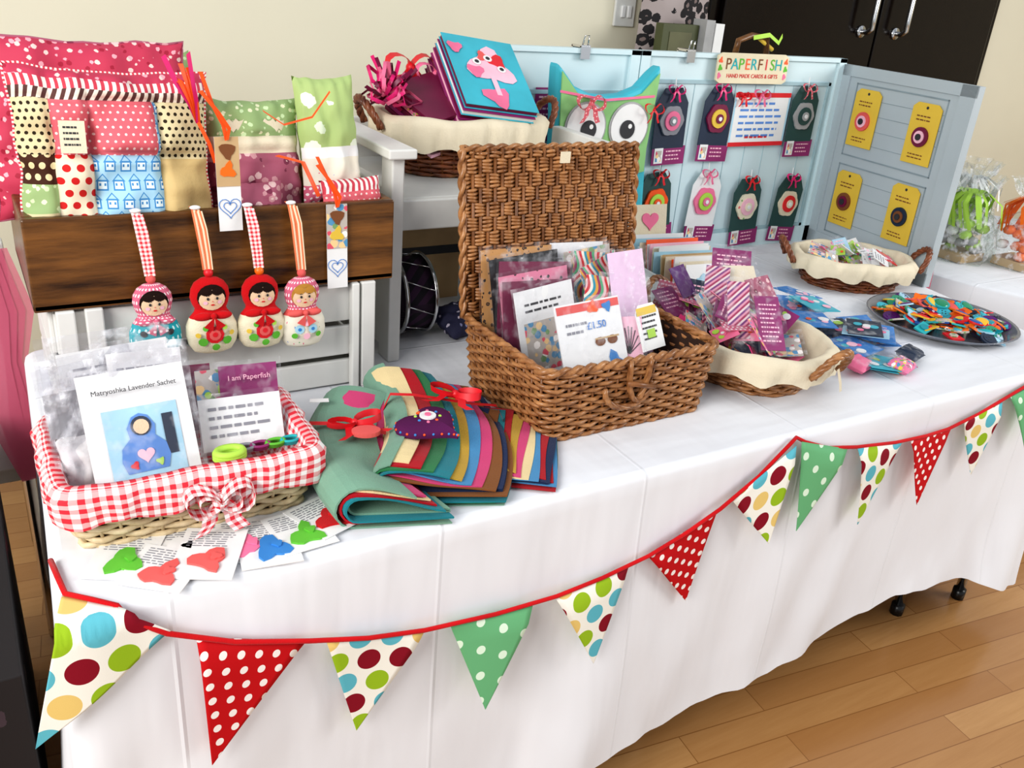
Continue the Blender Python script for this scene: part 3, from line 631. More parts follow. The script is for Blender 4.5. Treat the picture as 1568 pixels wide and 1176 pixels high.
for k in range(nb):
    X=X0@TR((.004*R.uniform(-1,1),.004*R.uniform(-1,1),-.045+k*.0135)); 
    mb.box((0,0,0),(.165,.215,.0095),[m_maroon,m_lpink,m_maroon,m_lpink,m_maroon,m_white,m_maroon][k],X); mb.box((0,0,.0055),(.17,.22,.0018),m_tur if k==nb-1 else m_purple,X); mb.box((0,0,-.0055),(.17,.22,.0018),m_tur if k>nb-3 else m_purple,X)
# a second, lower stack of maroon booklets lying in the basket
X1=TR((-.115,.01,-.045),22,-12,14)
for k in range(5): mb.box((0,0,-.02+k*.012),(.12,.15,.009),[m_maroon,m_purple,m_maroon,m_conf,m_maroon][k],X1)
for k in range(3): mb.box((-.03+.03*k,-.07,-.03+.006*k),(.09,.06,.008),[m_lpink,m_flp,m_maroon][k],X1)
mb.make('books',e,bevel=.0008)
mb=MB(); X=X0@TR((0,0,.0435))
blob(mb,X,.01,.02,.050,m_lpink,.0006,.0,22,.2,2); blob(mb,X,.03,.04,.02,m_red2,.0006,.0008,14,.2,3); blob(mb,X,-.03,.0,.018,m_pink,.0006,.0008,14,.2,5); blob(mb,X,.0,.05,.014,m_coral,.0006,.0008,14,.2,7)
rect(mb,X,-.0,-.07,.012,.06,m_lpink,.001); blob(mb,X,0,-.075,.03,m_pink,.0006,.0,14,.2,4)
for a,b in((-.02,.03),(.01,.045),(.035,.015)): mb.disc((a,b,.0014),.010,m_white,.0004,X); mb.disc((a,b,.002),.005,m_ink,.0004,X)
blob(mb,X,-.06,.07,.016,m_pink,.0006,.0008,14,.2,5)
mb.make('cover_art',e)
e=root('pink_gift_bow_bunch',(.770,1.77,T+.470)); mb=MB()
for k in range(70):
    a=R.uniform(0,2*PI); b=R.uniform(-.5,1.3); L=R.uniform(.03,.075); d_=Vector((math.cos(a)*math.cos(b),math.sin(a)*math.cos(b),math.sin(b))); sd=d_.orthogonal().normalized()
    mb.strip([d_*0,d_*L*.6+sd*L*.28,d_*L+sd*.0,d_*L*.6-sd*L*.28,d_*0] if k%3 else [d_*0,d_*L*.5+sd*.01,d_*L*1.1],.008,[m_hot,m_pink,m_hot,m_maroon][k%4],wd=tuple(d_.cross(sd)))
mb.make('ribbon_loops',e)
e=root('red_gift_bow',(.86,1.86,T+.515)); mb=MB(); bow(mb,(0,0,0),.055,m_red2,w=.022); bow(mb,(.05,-.02,-.01),.045,m_pink,w=.015); mb.strip([(0,0,0),(.02,0,-.05),(.02,0,-.09)],.01,m_red2,wd=(1,0,0)); mb.make('ribbon',e)
# ------------------------------------------------------------------ owl
e=root('owl_cushion',(1.40,1.885,T)); mb=MB(); X=TR((0,0,0),90)
half=[(0,.0),(.07,.004),(.125,.03),(.152,.09),(.158,.18),(.150,.27),(.143,.33),(.148,.40),(.155,.47),(.158,.535),(.135,.515),(.10,.480),(.05,.462),(0,.458)]
op=half+[(-a,b) for a,b in reversed(half[1:-1])]
mb.poly(op,m_tur,.05,X@TR((0,0,-.025)))
mb.make('body',e,bevel=.012)
m_og=M('owl_face_green',(.26,.52,.20),.7); m_ob=M('owl_belly',(.3,.65,.72),.7)
mb=MB()
mb.poly([(-.138,.27),(.0,.25),(.138,.27),(.136,.33),(.141,.40),(.146,.47),(.148,.515),(.10,.467),(.05,.450),(0,.446),(-.05,.450),(-.10,.467),(-.148,.515),(-.146,.47),(-.141,.40),(-.136,.33)],m_og,.004,X@TR((0,0,.026))); mb.disc((0,.13,.026),.115,m_ob,.004,X,28,.11)
for sg in(-1,1):
    mb.disc((sg*.067,.385,.031),.062,m_grey,.002,X,30); mb.disc((sg*.067,.385,.0335),.057,m_white,.002,X,30); mb.disc((sg*.060,.380,.036),.023,m_ink,.002,X,22); mb.disc((sg*.060+.006,.388,.0385),.006,m_white,.001,X,10)
mb.poly([(-.018,.35),(.018,.35),(0,.315)],m_yel,.006,X@TR((0,0,.03)))
mb.make('face',e)
mb=MB(); bow(mb,(-.075,-.055,.445),.040,m_pdot,w=.014); bow(mb,(.13,-.045,.43),.03,m_red2,w=.006); mb.strip([(-.15,-.03,.47),(-.02,-.042,.452),(.14,-.03,.46)],.006,m_pink,wd=(0,0,1)); mb.make('ribbon_bow',e)
# ------------------------------------------------------------------ shutter display board
e=root('folding_shutter_display',(0,0,T)); mb=MB()
def shutter(mb,X,w,h,mat,ins,gro=True):
    mb.box((w/2,0,h/2),(w,.022,h),mat,X)
    a,b,c,d_=ins
    fw=.010
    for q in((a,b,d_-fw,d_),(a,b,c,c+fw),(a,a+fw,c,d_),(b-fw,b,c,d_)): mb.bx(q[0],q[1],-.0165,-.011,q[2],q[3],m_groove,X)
    for q in((.0,w,h-.012,h),(0,w,0,.05),(0,.03,0,h),(w-.03,w,0,h)): mb.bx(q[0],q[1],-.020,-.011,q[2],q[3],mat,X)
    if gro:
        n=int((b-a)/.07)
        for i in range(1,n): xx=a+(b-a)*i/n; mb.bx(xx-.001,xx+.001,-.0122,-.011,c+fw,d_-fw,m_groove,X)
shutter(mb,TR((1.116,1.97,0)),.438,.56,m_shutter,(.09,.40,.06,.46))
shutter(mb,TR((1.558,1.97,0)),.785,.56,m_shutter,(.05,.74,.05,.49))
sX=Matrix.Translation((2.352,1.965,0))@Matrix.Rotation(math.atan2(-.497,-.052),4,'Z')
mb.make('back_panels',e,bevel=.0015)
mb=MB()
w,h=.50,.545; mb.box((w/2,0,h/2),(w,.022,h),m_shutshade,sX)
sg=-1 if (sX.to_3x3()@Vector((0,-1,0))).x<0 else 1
for q in((0,w,h-.03,h),(0,w,0,.04),(0,.05,0,h),(w-.05,w,0,h)): mb.bx(q[0],q[1],min(sg*.011,sg*.016),max(sg*.011,sg*.016),q[2],q[3],m_shutshade,sX)
m_sg=M('side_groove',(.25,.31,.34),.7)  # groove colour darkened along with the shaded side panel
for zc in((.29,.50),(.05,.265)):
    for q in((.08,.42,zc[0],zc[0]+.004),(.08,.42,zc[1]-.004,zc[1]),(.08,.084,zc[0],zc[1]),(.416,.42,zc[0],zc[1])): mb.bx(q[0],q[1],min(sg*.011,sg*.0125),max(sg*.011,sg*.0125),q[2],q[3],m_sg,sX)
    for k in range(1,5): zq=zc[0]+(zc[1]-zc[0])*k/5; mb.bx(.085,.415,min(sg*.011,sg*.0116),max(sg*.011,sg*.0116),zq,zq+.0015,m_sg,sX)
mb.make('side_panel',e,bevel=.0012)
def sidecard(s_,z,but,c2=None):
    mb=MB(); o=sX@Matrix.Translation((s_,sg*.0145,z)); 
    nz=sX.to_3x3()@Vector((0,sg,0)); uy=Vector((0,0,1)); rx_=uy.cross(nz)
    X=Matrix.Translation(o.translation)@Matrix((rx_,uy,nz)).transposed().to_4x4()
    mb.poly([(-.05,-.082),(.05,-.082),(.05,.07),(.035,.082),(-.035,.082),(-.05,.07)],m_yel,.002,X)
    mb.disc((0,-.008,.002),.027,but,.006,X,22); mb.disc((0,-.008,.008),.017,c2 or m_brown,.003,X,18); mb.disc((0,-.008,.011),.009,m_ink,.003,X,12)
    lines(mb,X,-.03,.045,.06,2,.010,m_brown,.0026); lines(mb,X,-.03,-.058,.06,2,.009,m_brown,.0026); mb.disc((0,.070,.002),.004,m_ink,.001,X,10)
    mb.make('yellow_brooch_card',e)
sidecard(.14,.405,m_coral,m_lpink); sidecard(.36,.40,m_maroon,m_lpink); sidecard(.14,.165,m_brown,m_maroon); sidecard(.36,.175,m_navy,m_brown)
def gifttag(x,z,tmat,but,mid,rot=0,cardm=m_purple,s_=1):
    mb=MB(); X=TR((x,1.944,z),90,0,0)@TR((0,0,0),0,0,rot,s_)
    mb.poly([(-.055,-.065),(.055,-.065),(.055,.055),(.03,.095),(-.03,.095),(-.055,.055)],tmat,.002,X)
    card(mb,X@TR((.005,-.085,.001)),.115,.05,cardm); rect(mb,X,-.045,-.105,.03,.042,m_white,.0028); rect(mb,X,-.040,-.10,.02,.03,m_mag,.0034); lines(mb,X,-.005,-.075,.055,3,.011,m_lpink,.0028)
    n=24; pts=[(.04*(1+.06*math.cos(6*2*PI*i/n))*math.cos(2*PI*i/n),.04*(1+.06*math.cos(6*2*PI*i/n))*math.sin(2*PI*i/n)) for i in range(n)]
    mb.poly(pts,but,.006,X@TR((0,.01,.002))); mb.disc((0,.01,.008),.026,mid,.004,X,20); mb.disc((0,.01,.012),.013,but,.003,X,16); mb.disc((0,.01,.015),.006,m_white,.002,X,10)
    mb.make('brooch_tag',e)
    mb=MB(); bow(mb,(x,1.938,z+.09*s_),.028,[m_hot,m_pink,m_red2,m_pdot][int(x*100)%4],w=.007); mb.tube([(x,1.942,z+.085),(x,1.945,z+.12)],.0015,m_white); mb.make('tag_bow',e)
gifttag(1.68,.375,m_navy,m_inkg,m_pink,2); gifttag(1.847,.38,m_navy,m_maroon,m_yel,-2); gifttag(2.19,.385,m_dgreen,m_grey,m_dgreen,0)
gifttag(1.668,.15,m_dgreen,m_org,m_lime,8); gifttag(1.85,.145,m_white,m_pink,m_lime,-4); gifttag(2.025,.12,m_dgreen,m_flrose,m_lpink,3); gifttag(2.20,.12,m_dgreen,m_cream,m_red2,-5)
mb=MB(); X=TR((2.015,1.944,.385),90,0,1); card(mb,X,.225,.15,m_white); rect(mb,X,-.112,.062,.224,.013,m_red2); rect(mb,X,-.112,-.075,.224,.012,m_red2); rect(mb,X,-.112,-.063,.006,.125,m_lblue); rect(mb,X,.106,-.063,.006,.125,m_lblue); lines(mb,X,-.085,.042,.17,6,.018,m_inkb); lines(mb,X,-.05,-.052,.1,1,.018,m_red2)
bow(mb,(2.0,1.938,.455),.03,m_pink,w=.008); bow(mb,(1.93,1.938,.45),.025,m_red2,w=.008); mb.make('price_card',e)
mb=MB()
for cx in(1.375,1.72): mb.bx(cx-.014,cx+.014,1.945,1.952,.535,.565,m_chrome); mb.bx(cx-.014,cx+.014,1.984,1.99,.535,.565,m_chrome); mb.bx(cx-.014,cx+.014,1.946,1.989,.562,.568,m_chrome); mb.tube([(cx-.008,1.95,.568),(cx-.006,1.945,.59),(cx+.006,1.945,.59),(cx+.008,1.95,.568)],.002,m_chrome)
mb.make('bulldog_clips',e)
mb=MB()
for cx,cz in((1.29,.40),(1.26,.25)):
    X=TR((cx,1.955,cz),90); card(mb,X,.09,.13,m_purple); lines(mb,X,-.035,.04,.07,4,.014,m_lpink); 
mb.make('purple_cards',e)
e=root('shop_name_sign',(1.945,1.945,T+.525),0); mb=MB(); X=TR((0,-.008,0),88)
mb.poly([(-.135,-.032),(-.12,-.04),(.12,-.04),(.135,-.032),(.135,.032),(.12,.04),(-.12,.04),(-.135,.032)],M('sign_cream',(.72,.64,.45),.6),.006,X@TR((0,0,-.004)))
for sx_ in(-.125,.125):
    for k in range(3): blob(mb,X,sx_,-.02+.02*k,.007,[m_pink,m_green,m_org][k],.001,.002,seed=k)
mb.make('board',e,bevel=.001)
for i_,ch in enumerate('PAPERFISH'): text(ch,.042,[m_brown,m_teal,m_green,m_org,m_teal,m_brown,m_red2,m_green,m_teal][i_],X@TR((-.096+.024*i_,.010,.0028)),e)
text('HAND MADE CARDS & GIFTS',.015,m_red2,X@TR((0,-.020,.0028)),e,'small_lettering')
mb=MB(); mb.tube([(-.05,.02,.036),(-.045,.02,.07),(.0,.02,.085),(.06,.02,.08),(.07,.02,.036)],.009,m_box,8); mb.strip([(0,.01,.08),(.05,.0,.09),(.09,0,.07),(.1,0,.09)],.012,m_lime,wd=(0,.3,1)); mb.tube([(.03,.02,.08),(.09,.02,.05)],.006,m_yel); mb.make('twig_handle',e)
# ------------------------------------------------------------------ hamper
e=root('wicker_picnic_hamper',(.948,1.230,T)); mb=MB(); basket(mb,.190,.143,14,.130,.07,15,50,m_wick,m_wickd,.0070,.0038); mb.make('woven_body',e)
mb=MB(); LX=TR((0,.138,.135),-8)
W=.193; Hh=.300
nst=26; NR=46
for k in range(NR):
    z=Hh*(k+.7)/(NR+1); xr=W-.004-(.010 if (k<1 or k>NR-2) else 0)
    pts=[(-xr+2*xr*i/(nst*3),.0046*math.cos(PI*i/3+((k//4)%2)*PI)+.012*(1-((i/(nst*1.5))-1)**2)*-1,z+.0012*math.sin(i*.7+k)) for i in range(nst*3+1)]
    mb.tube(pts,.0033,m_wick,5,False,LX)
for j in range(nst+1):
    x=-W+.006+(2*W-.012)*j/nst; yb=-.012*(1-(x/W)**2)
    mb.tube([(x,yb,0.003),(x,yb,Hh)],.0034,m_wickd,5,False,LX)
mb.grid(lambda a,b:((a*2-1)*(W-.008),.005-.012*(1-(2*a-1)**2),.005+b*(Hh-.01)),12,2,m_wdark,X=LX)  # added dark sheet behind the lid weave, shades its gaps
for ph in(0,PI):
    ol=[]; C4=[(-W,0,0),(-W,0,Hh),(W,0,Hh),(W,0,0)]
    cnt=0
    for (a,b) in zip(C4,C4[1:]+C4[:1]):
        n_=int((Vector(b)-Vector(a)).length/.0065)
        for i in range(n_): 
            p=Vector(a).lerp(Vector(b),i/n_); q=cnt*.75+ph; ol.append(p+Vector((math.cos(q)*.0035 if a[0]==b[0] else 0,math.sin(q)*.0045,math.cos(q)*.0035 if a[2]==b[2] else 0))); cnt+=1
    mb.tube(ol,.0045,m_wick,6,True,LX)
mb.make('woven_lid',e)
mb=MB(); 
for hx in(-.11,.11):
    mb.tube([(hx-.012,.135,.12),(hx-.012,.142,.15),(hx+.012,.142,.15),(hx+.012,.135,.12)],.004,m_wickd,6,True)
for ph in(0,2.1,4.2):
    mb.tube([(-.0+.022*math.cos(PI*i/16)+.0,-.150-.003*math.cos(i+ph),.135-.075*math.sin(PI*i/16)+.003*math.sin(i+ph)) for i in range(17)],.0042,m_wick,6)
    mb.tube([(.05*math.cos(PI*i/16)-.02,-.150-.003*math.cos(i+ph),.09-.05*math.sin(PI*i/16)*0.8+.003*math.sin(i+ph)) for i in range(17)],.004,m_wick,6)
mb.tube([(-.03,-.158,.10),(.03,-.160,.085)],.005,m_wickd,8)
mb.box((.0,.139,.42),(.02,.004,.02),m_cream); mb.make('loops_and_catch',e)
def artpacket(mb,X,w,h,base,kind,seed,film=True):
    card(mb,X,w,h,base)
    if kind=='text': lines(mb,X,-w*.38,h*.32,w*.76,int(h/.013),.010,m_inkg if base in(m_white,m_cream,m_lpink) else m_lpink)
    elif kind=='pic': rect(mb,X,-w*.4,-h*.4,w*.8,h*.55,m_mag); lines(mb,X,-w*.35,h*.33,w*.7,2,.012,m_ink)
    elif kind=='dots':
        for k in range(5): mb.disc((R.uniform(-.3,.3)*w,R.uniform(-.35,.35)*h,.001+.0003*k),w*R.uniform(.08,.16),R.choice([m_pink,m_lpink,m_org,m_lime,m_white,m_tur]),.001,X,14)
    if film: pouch(mb,X,w+.014,h+.016,.005,seed=seed)
e=root('greeting_card_packets',(.948,1.235,T)); mb=MB()
for (x,y,z,w,h,mt,kd,rx,rzz) in[(-.10,.098,.165,.15,.20,m_leo,'',80,0),(-.085,.085,.16,.15,.19,m_black,'pic',78,3),(-.08,.07,.155,.15,.18,m_maroon,'text',77,-4),(-.08,.055,.145,.15,.175,m_leop,'',76,3),(-.085,.040,.14,.15,.16,m_maroon,'',75,-2),(-.075,.022,.13,.13,.17,m_white,'pic',75,5),
   (.03,.10,.17,.12,.19,m_white,'pic',80,-2),(.06,.09,.165,.11,.18,m_mag,'',78,4),(.075,.045,.155,.10,.19,m_multi,'',74,14),(.04,.065,.16,.08,.19,m_multi,'',76,-6),(.02,.02,.14,.05,.17,m_multi,'',74,-10)]:
    artpacket(mb,TR((x,y,z),rx,0,rzz*.7)@TR((0,0,0),0,0,rzz),w,h,mt,kd,x*90+y)
X=TR((.105,.02,.165),70,0,6); card(mb,X,.09,.20,m_lilac); pouch(mb,X,.11,.21,.004,seed=3)
X=TR((.095,-.055,.145),64,0,12); mb.poly([(-.032,-.04),(.032,-.04),(.032,.03),(.02,.045),(-.02,.045),(-.032,.03)],m_white,.002,X); lines(mb,X,-.022,.02,.045,5,.010,m_ink,.003); rect(mb,X,-.03,.026,.055,.014,m_yel,.003); rect(mb,X,-.012,-.018,.022,.016,m_lime,.0035)
X=TR((.045,-.06,.135),66,0,-12); card(mb,X,.055,.075,m_lpink); pouch(mb,X,.07,.09,.003,seed=8)
for k in range(9): mb.tube([(0,-.03,.0016),(.024*math.cos(.4+k*.3),-.03+.05*math.sin(.4+k*.3),.0016)],.0008,m_ink,4,X=X)
X=TR((-.035,-.06,.135),66,0,-3)@TR((0,0,0),0,0,4)
card(mb,X,.135,.15,m_white,.003); rect(mb,X,-.064,.058,.13,.014,m_coral,.002); lines(mb,X,-.05,.035,.045,2,.014,m_inkg,.0022)
blob(mb,X,.01,.062,.010,m_org,.001,.002,seed=2); blob(mb,X,.04,.060,.009,m_blue,.001,.002,seed=4)
for sg_ in(-1,1): mb.disc((.028+sg_*.013,-.0,.002),.0105,m_brown,.0008,X,14,.008)
rect(mb,X,.005,.004,.05,.003,m_kraft,.003); blob(mb,X,-.035,-.055,.018,m_red2,.0008,.002,seed=6); blob(mb,X,.04,-.045,.018,m_blue,.0008,.002,seed=7); rect(mb,X,-.055,-.068,.035,.02,m_white,.004); blob(mb,X,-.0,-.058,.012,m_lblue,.0008,.002,seed=9)
pouch(mb,X,.15,.165,.006,seed=5); mb.make('packets',e)
text('£1.50',.018,m_inkb,X@TR((.012,.030,.0032)),e)
# ------------------------------------------------------------------ gingham basket
e=root('gingham_lined_basket',(.208,1.180,T),-1); mb=MB(); basket(mb,.165,.118,10,.086,.12,9,40,m_wickl,m_wickl,.006,.0035); mb.make('pale_wicker_body',e)
mb=MB(); liner(mb,.165,.118,10,.086,.036,m_ging,.12,.0026,.02,.012,.014); mb.make('gingham_liner',e)
mb=MB(); bow(mb,(.02,-.142,.062),.045,m_ging,w=.022); bow(mb,(.02,-.144,.06),.028,m_ging,w=.018,tails=False); mb.make('gingham_bow',e)
e=root('sewing_kit_packets',(.208,1.185,T)); mb=MB()
for (x,y,z,w,h,mt,kd,rx,rzz,fl) in[(-.06,.085,.120,.15,.15,m_white,'text',78,8,1),(-.025,.07,.118,.10,.14,m_white,'text',76,-3,1),(.04,.075,.105,.05,.10,m_maroon,'',76,-5,1),(.065,.06,.105,.05,.09,m_mag,'dots',76,-5,1),(.115,.05,.105,.085,.10,m_purple,'',74,-6,1)]:
    artpacket(mb,TR((x,y,z),rx,0,rzz),w,h,mt,kd,x*70,True)
for k,(x,y,z,w,h,rz_) in enumerate(((-.12,.03,.135,.09,.15,12),(-.07,.10,.155,.18,.12,6),(-.115,-.03,.11,.10,.19,8),(-.13,.0,.125,.08,.17,15),(-.02,.05,.15,.10,.12,-4))):
    pouch(mb,TR((x,y,z),72,0,rz_),w,h,.008,m_clear2,k*3.1,.012)
card(mb,TR((-.125,.03,.10),74,0,8),.07,.12,m_grey)
pillow(mb,TR((-.12,-.03,.075),70,0,8),.07,.10,.045,m_stuff)
pillow(mb,TR((.09,.02,.07),60,0,-6),.12,.07,.04,m_stuff)
X=TR((-.055,-.045,.125),64,0,4); card(mb,X,.135,.17,m_white,.002)
rect(mb,X,-.045,-.06,.095,.095,m_lblue,.002); 
mb.poly([(-.026,-.052),(.026,-.052),(.031,-.035),(.028,-.018),(.016,-.006),(.018,.008),(.010,.022),(0,.026),(-.010,.022),(-.018,.008),(-.016,-.006),(-.028,-.018),(-.031,-.035)],m_inkb,.0006,X@TR((0,0,.0025)))
mb.disc((0,.009,.0036),.013,m_navy,.0006,X,16); mb.disc((0,.008,.0044),.010,m_skin,.0006,X,16); rect(mb,X,.028,-.035,.014,.055,m_navy,.003)
mb.poly(heartpts(.022),m_lpink,.0006,X@TR((0,-.030,.0036))); blob(mb,X,-.016,-.042,.005,m_red2,.0006,.0036,seed=3); blob(mb,X,.016,-.042,.005,m_lime,.0006,.0036,seed=4); lines(mb,X,-.05,-.072,.10,1,.008,m_inkg,.002)
pouch(mb,X,.15,.19,.008,seed=9)
X=TR((.085,-.015,.10),66,0,-4); card(mb,X,.115,.075,m_white,.002); lines(mb,X,-.045,.02,.085,4,.013,m_inkg,.002); pouch(mb,X@TR((0,-.02,0)),.13,.13,.008,m_clear,12,.006)
for k,mt in enumerate((m_inkg,m_purple,m_green,m_teal)): 
    cx=.075+.022*k
    for j in range(3): mb.tube([(cx+.013*math.cos(a),-.062+.008*math.sin(a)+.002*j,.084-.003*j) for a in [2*PI*i/16 for i in range(16)]],.0025,mt,5,True)
for j in range(3): mb.tube([(.05+.018*math.cos(a),-.078+.012*math.sin(a),.082+.004*j) for a in [2*PI*i/20 for i in range(20)]],.0055,m_lime,6,True)
mb.make('packets',e)
X=TR((-.055,-.045,.125),64,0,4); text('Matryoshka Lavender Sachet',.0092,m_ink,X@TR((0,.060,.0098)),e)
X=TR((.115,.05,.105),74,0,-6); text('I am Paperfish',.011,m_lpink,X@TR((0,.032,.0095)),e)
# ------------------------------------------------------------------ leaflets
def leaflet(x,y,rzz,mt,k,w=.075,h=.10):
    e=root('craft_leaflet',(x,y,T+.0012+.0018*(k%4)),rzz); mb=MB(); card(mb,I4,w,h,m_white,.0012); lines(mb,I4,-w*.4,h*.40,w*.75,7,.0050,m_inkg,.001)
    blob(mb,I4,w*.05,-h*.16,.021,mt,.003,.0008,18,.5,k); blob(mb,I4,w*.05+.008,-h*.16+.005,.007,mt,.003,.003,12,.3,k+3); mb.make('card_and_felt_motif',e)
leaflet(.105,1.045,-28,m_green,1,.075,.10); leaflet(.142,.997,-38,m_coral,2,.085,.085); leaflet(.200,1.003,-26,m_coral,3,.08,.11); leaflet(.250,1.02,-15,m_pink,0); leaflet(.275,1.0,-8,m_blue,1,.078,.105); leaflet(.322,1.008,4,m_green,2,.075,.095); leaflet(.362,1.025,20,m_red,3,.07,.09); leaflet(.172,1.045,-18,m_white,0,.08,.10)
# ------------------------------------------------------------------ felt bundles
fc={}
def felt(c):
    if c not in fc: fc[c]=M('felt_%d'%len(fc),c,.95,bump=.4,bs=500,sheen=.3,var=.08)
    return fc[c]
SG=(.19,.34,.25);PK=(.58,.06,.18);CRM=(.72,.58,.32);RD=(.40,.006,.015);TL=(.015,.20,.24);BR=(.22,.08,.02);MU=(.48,.30,.04);BL=(.07,.25,.46);NV=(.012,.025,.08);GR=(.03,.19,.07);SC=(.7,.22,.22)
def bundle(name,loc,rzz,w,L,cols,th,tops,gap=.010,wavy=.003,bend=0):
    """nested folded sheets: fold loop on the left, staggered open edges on the right.  tops: x of right edge of each top leaf"""
    e=root(name,loc,rzz); mb=MB(); n=len(cols); HR=2*n*th; HL=HR+gap
    for i,c in enumerate(cols):
        ro_=HL/2-i*th; ri=ro_-th*.92; xr_t=tops[i]; xr_b=w-.004*((i*5)%4)
        cx=HL/2
        def top(x,zl,zr):
            q=min(1,max(0,(x-cx)/(w-cx))); q=q*q*(3-2*q); return zl*(1-q)+zr*q
        prof=[];inner=[]; ns=9
        for k in range(ns): x=xr_t+(cx-xr_t)*k/ns; prof.append((x,top(x,HL/2+ro_,HR-i*th)))
        for k in range(9):
            a=PI/2+PI*k/8; prof.append((cx+ro_*math.cos(a),HL/2+ro_*math.sin(a)))
        prof.append((xr_b,i*th)); inner.append((xr_b,i*th+th*.92))
        for k in range(9):
            a=PI*1.5-PI*k/8; inner.append((cx+ri*math.cos(a),HL/2+ri*math.sin(a)))
        for k in reversed(range(ns)): x=xr_t+(cx-xr_t)*k/ns; inner.append((x,top(x,HL/2+ri,HR-i*th-th*.92)))
        pr=prof+inner; m_=len(pr); ny=20; vs=[]
        for j in range(ny+1):
            v=j/ny
            for (x,z) in pr:
                dz=(wavy*math.sin(v*6+x*18+i*.25)+wavy*.5*math.sin(v*13+x*9))*(z/HL)
                sh=.0025*math.sin(v*5+i*1.7)+bend*(v-.5)**2
                yy=(v-.5)*(L-.008*((i*7)%4))+.004*math.sin(x*40+i)
                vs.append((x+sh,yy,max(.0006,z+dz)))
        fs=[(j*m_+k,j*m_+(k+1)%m_,(j+1)*m_+(k+1)%m_,(j+1)*m_+k) for j in range(ny) for k in range(m_)]
        half=len(prof)
        for (b,fl) in((0,0),(ny*m_,1)):
            for k in range(half-1):
                q=(b+k,b+k+1,b+m_-2-k,b+m_-1-k); fs.append(q if fl else tuple(reversed(q)))
        mb.add(vs,fs,felt(c),smooth=False)
    mb.make('felt_layers',e); return e,HL
cA=[SG,PK,CRM,RD,TL,SG]; 
e,H=bundle('felt_sheet_bundle',(.378,1.160,T),-17,.165,.33,cA,.0032,[.112,.125,.135,.145,.153,.161],.024,.005,.15)
mb=MB()
mb.strip([(-.003,.03,.004),(-.004,.03,H*.6),(.012,.03,H+.007),(.05,.03,H+.005),(.09,.03,H-.006),(.14,.03,H-.018),(.172,.03,.010)],.012,m_red2,wd=(0,1,0)); flatbow(mb,(.08,.03,H+.0),.045,m_red2,.011,20); mb.disc((.095,-.0,H+.001),.022,m_coral,.007,None,20,.015)
mb.box((.03,.11,H+.006),(.03,.012,.001),m_white,None); mb.make('red_ribbon',e)
cB=[SG,CRM,RD,GR,TL,MU,BL,PK,BR,NV]; tB=[.036,.060,.080,.100,.120,.138,.156,.172,.188,.200]
e,H=bundle('felt_sheet_bundle',(.520,1.185,T),-22,.205,.36,cB,.0024,tB,.018,.007,-.12)
mb=MB(); mb.strip([(-.003,.05,.002),(-.002,.05,H*.6),(.012,.05,H+.008),(.05,.05,H+.007),(.10,.05,H-.001),(.15,.05,H-.009),(.19,.05,H-.012),(.212,.05,.008)],.010,m_red2,wd=(0,1,0)); flatbow(mb,(.12,.055,H+.001),.045,m_red2,.013,-25); mb.make('red_ribbon',e)
cC=[GR,NV,BR,TL,RD,MU,PK,CRM,BL,RD,NV]; tC=[.03,.048,.064,.078,.093,.108,.120,.132,.144,.156,.166]
e,H=bundle('felt_sheet_bundle',(.628,1.145,T),-35,.172,.22,cC,.0011,tC,.005,.0015)
e=root('felt_heart_brooch',(.562,1.105,T+.069),25); mb=MB()
m_hp=M('plum_felt',(.10,.015,.08),.9,bump=.3,bs=500)
hp=heartpts(.105,36)
n=len(hp); vs=[]; lv=[(1,0),(1.02,.004),(1,.009),(.85,.014),(.5,.018),(.0,.019)]
for sc_,z_ in lv: vs+=[(x*sc_,y*sc_,z_) for x,y in hp]
mb.add(vs,[(k*n+i,k*n+(i+1)%n,(k+1)*n+(i+1)%n,(k+1)*n+i) for k in range(len(lv)-1) for i in range(n)],m_hp,smooth=True)
for i,(x,y) in enumerate(hp): mb.ball((x*1.0,y*1.0,.007),.0022,[m_org,m_blue][i%2],n=8)
mb.disc((0,.004,.018),.013,m_white,.003,None,18); mb.disc((0,.004,.021),.005,m_pink,.002,None,12)
for i in range(8): a=2*PI*i/8; mb.ball((.020*math.cos(a),.004+.018*math.sin(a),.0175),.003,[m_blue,m_pink,m_org,m_lime][i%4],n=8)
mb.make('heart',e)
# ------------------------------------------------------------------ right oval basket
def pile(mb,n,rx,ry,z0,z1,mats,sz,tilt=35,kinds=('dots','','text'),film=.6):
    for k in range(n):
        a=R.uniform(0,2*PI); q=math.sqrt(R.random()); x=rx*q*math.cos(a); y=ry*q*math.sin(a); z=z0+(z1-z0)*(k/n)*(1-.35*q)
        X=TR((x,y,z),R.uniform(5,tilt+20),R.uniform(-tilt,tilt),R.uniform(-60,60)); w=sz*R.uniform(.8,1.2); h=w*R.uniform(1,1.5)
        artpacket(mb,X,w,h,R.choice(mats),R.choice(kinds),k,R.random()<film)
twod('oval_lined_basket',(1.335,1.235,T),.195,.138,.078,.22,9,36,m_wick,.034,-82,(1,-1))
m_tart=stripes('tartan_weave',[(.35,.03,.1),(.75,.6,.6),(.2,.05,.2),(.7,.3,.4)],.004,.78)
e=root('brooch_packet_pile',(1.325,1.27,T)); mb=MB(); pile(mb,80,.105,.145,.045,.155,[m_purple,m_maroon,m_hot,m_pink,m_mag,m_conf,m_purple,m_leop,m_pdot2,m_tart,m_tart,m_navy],.055)
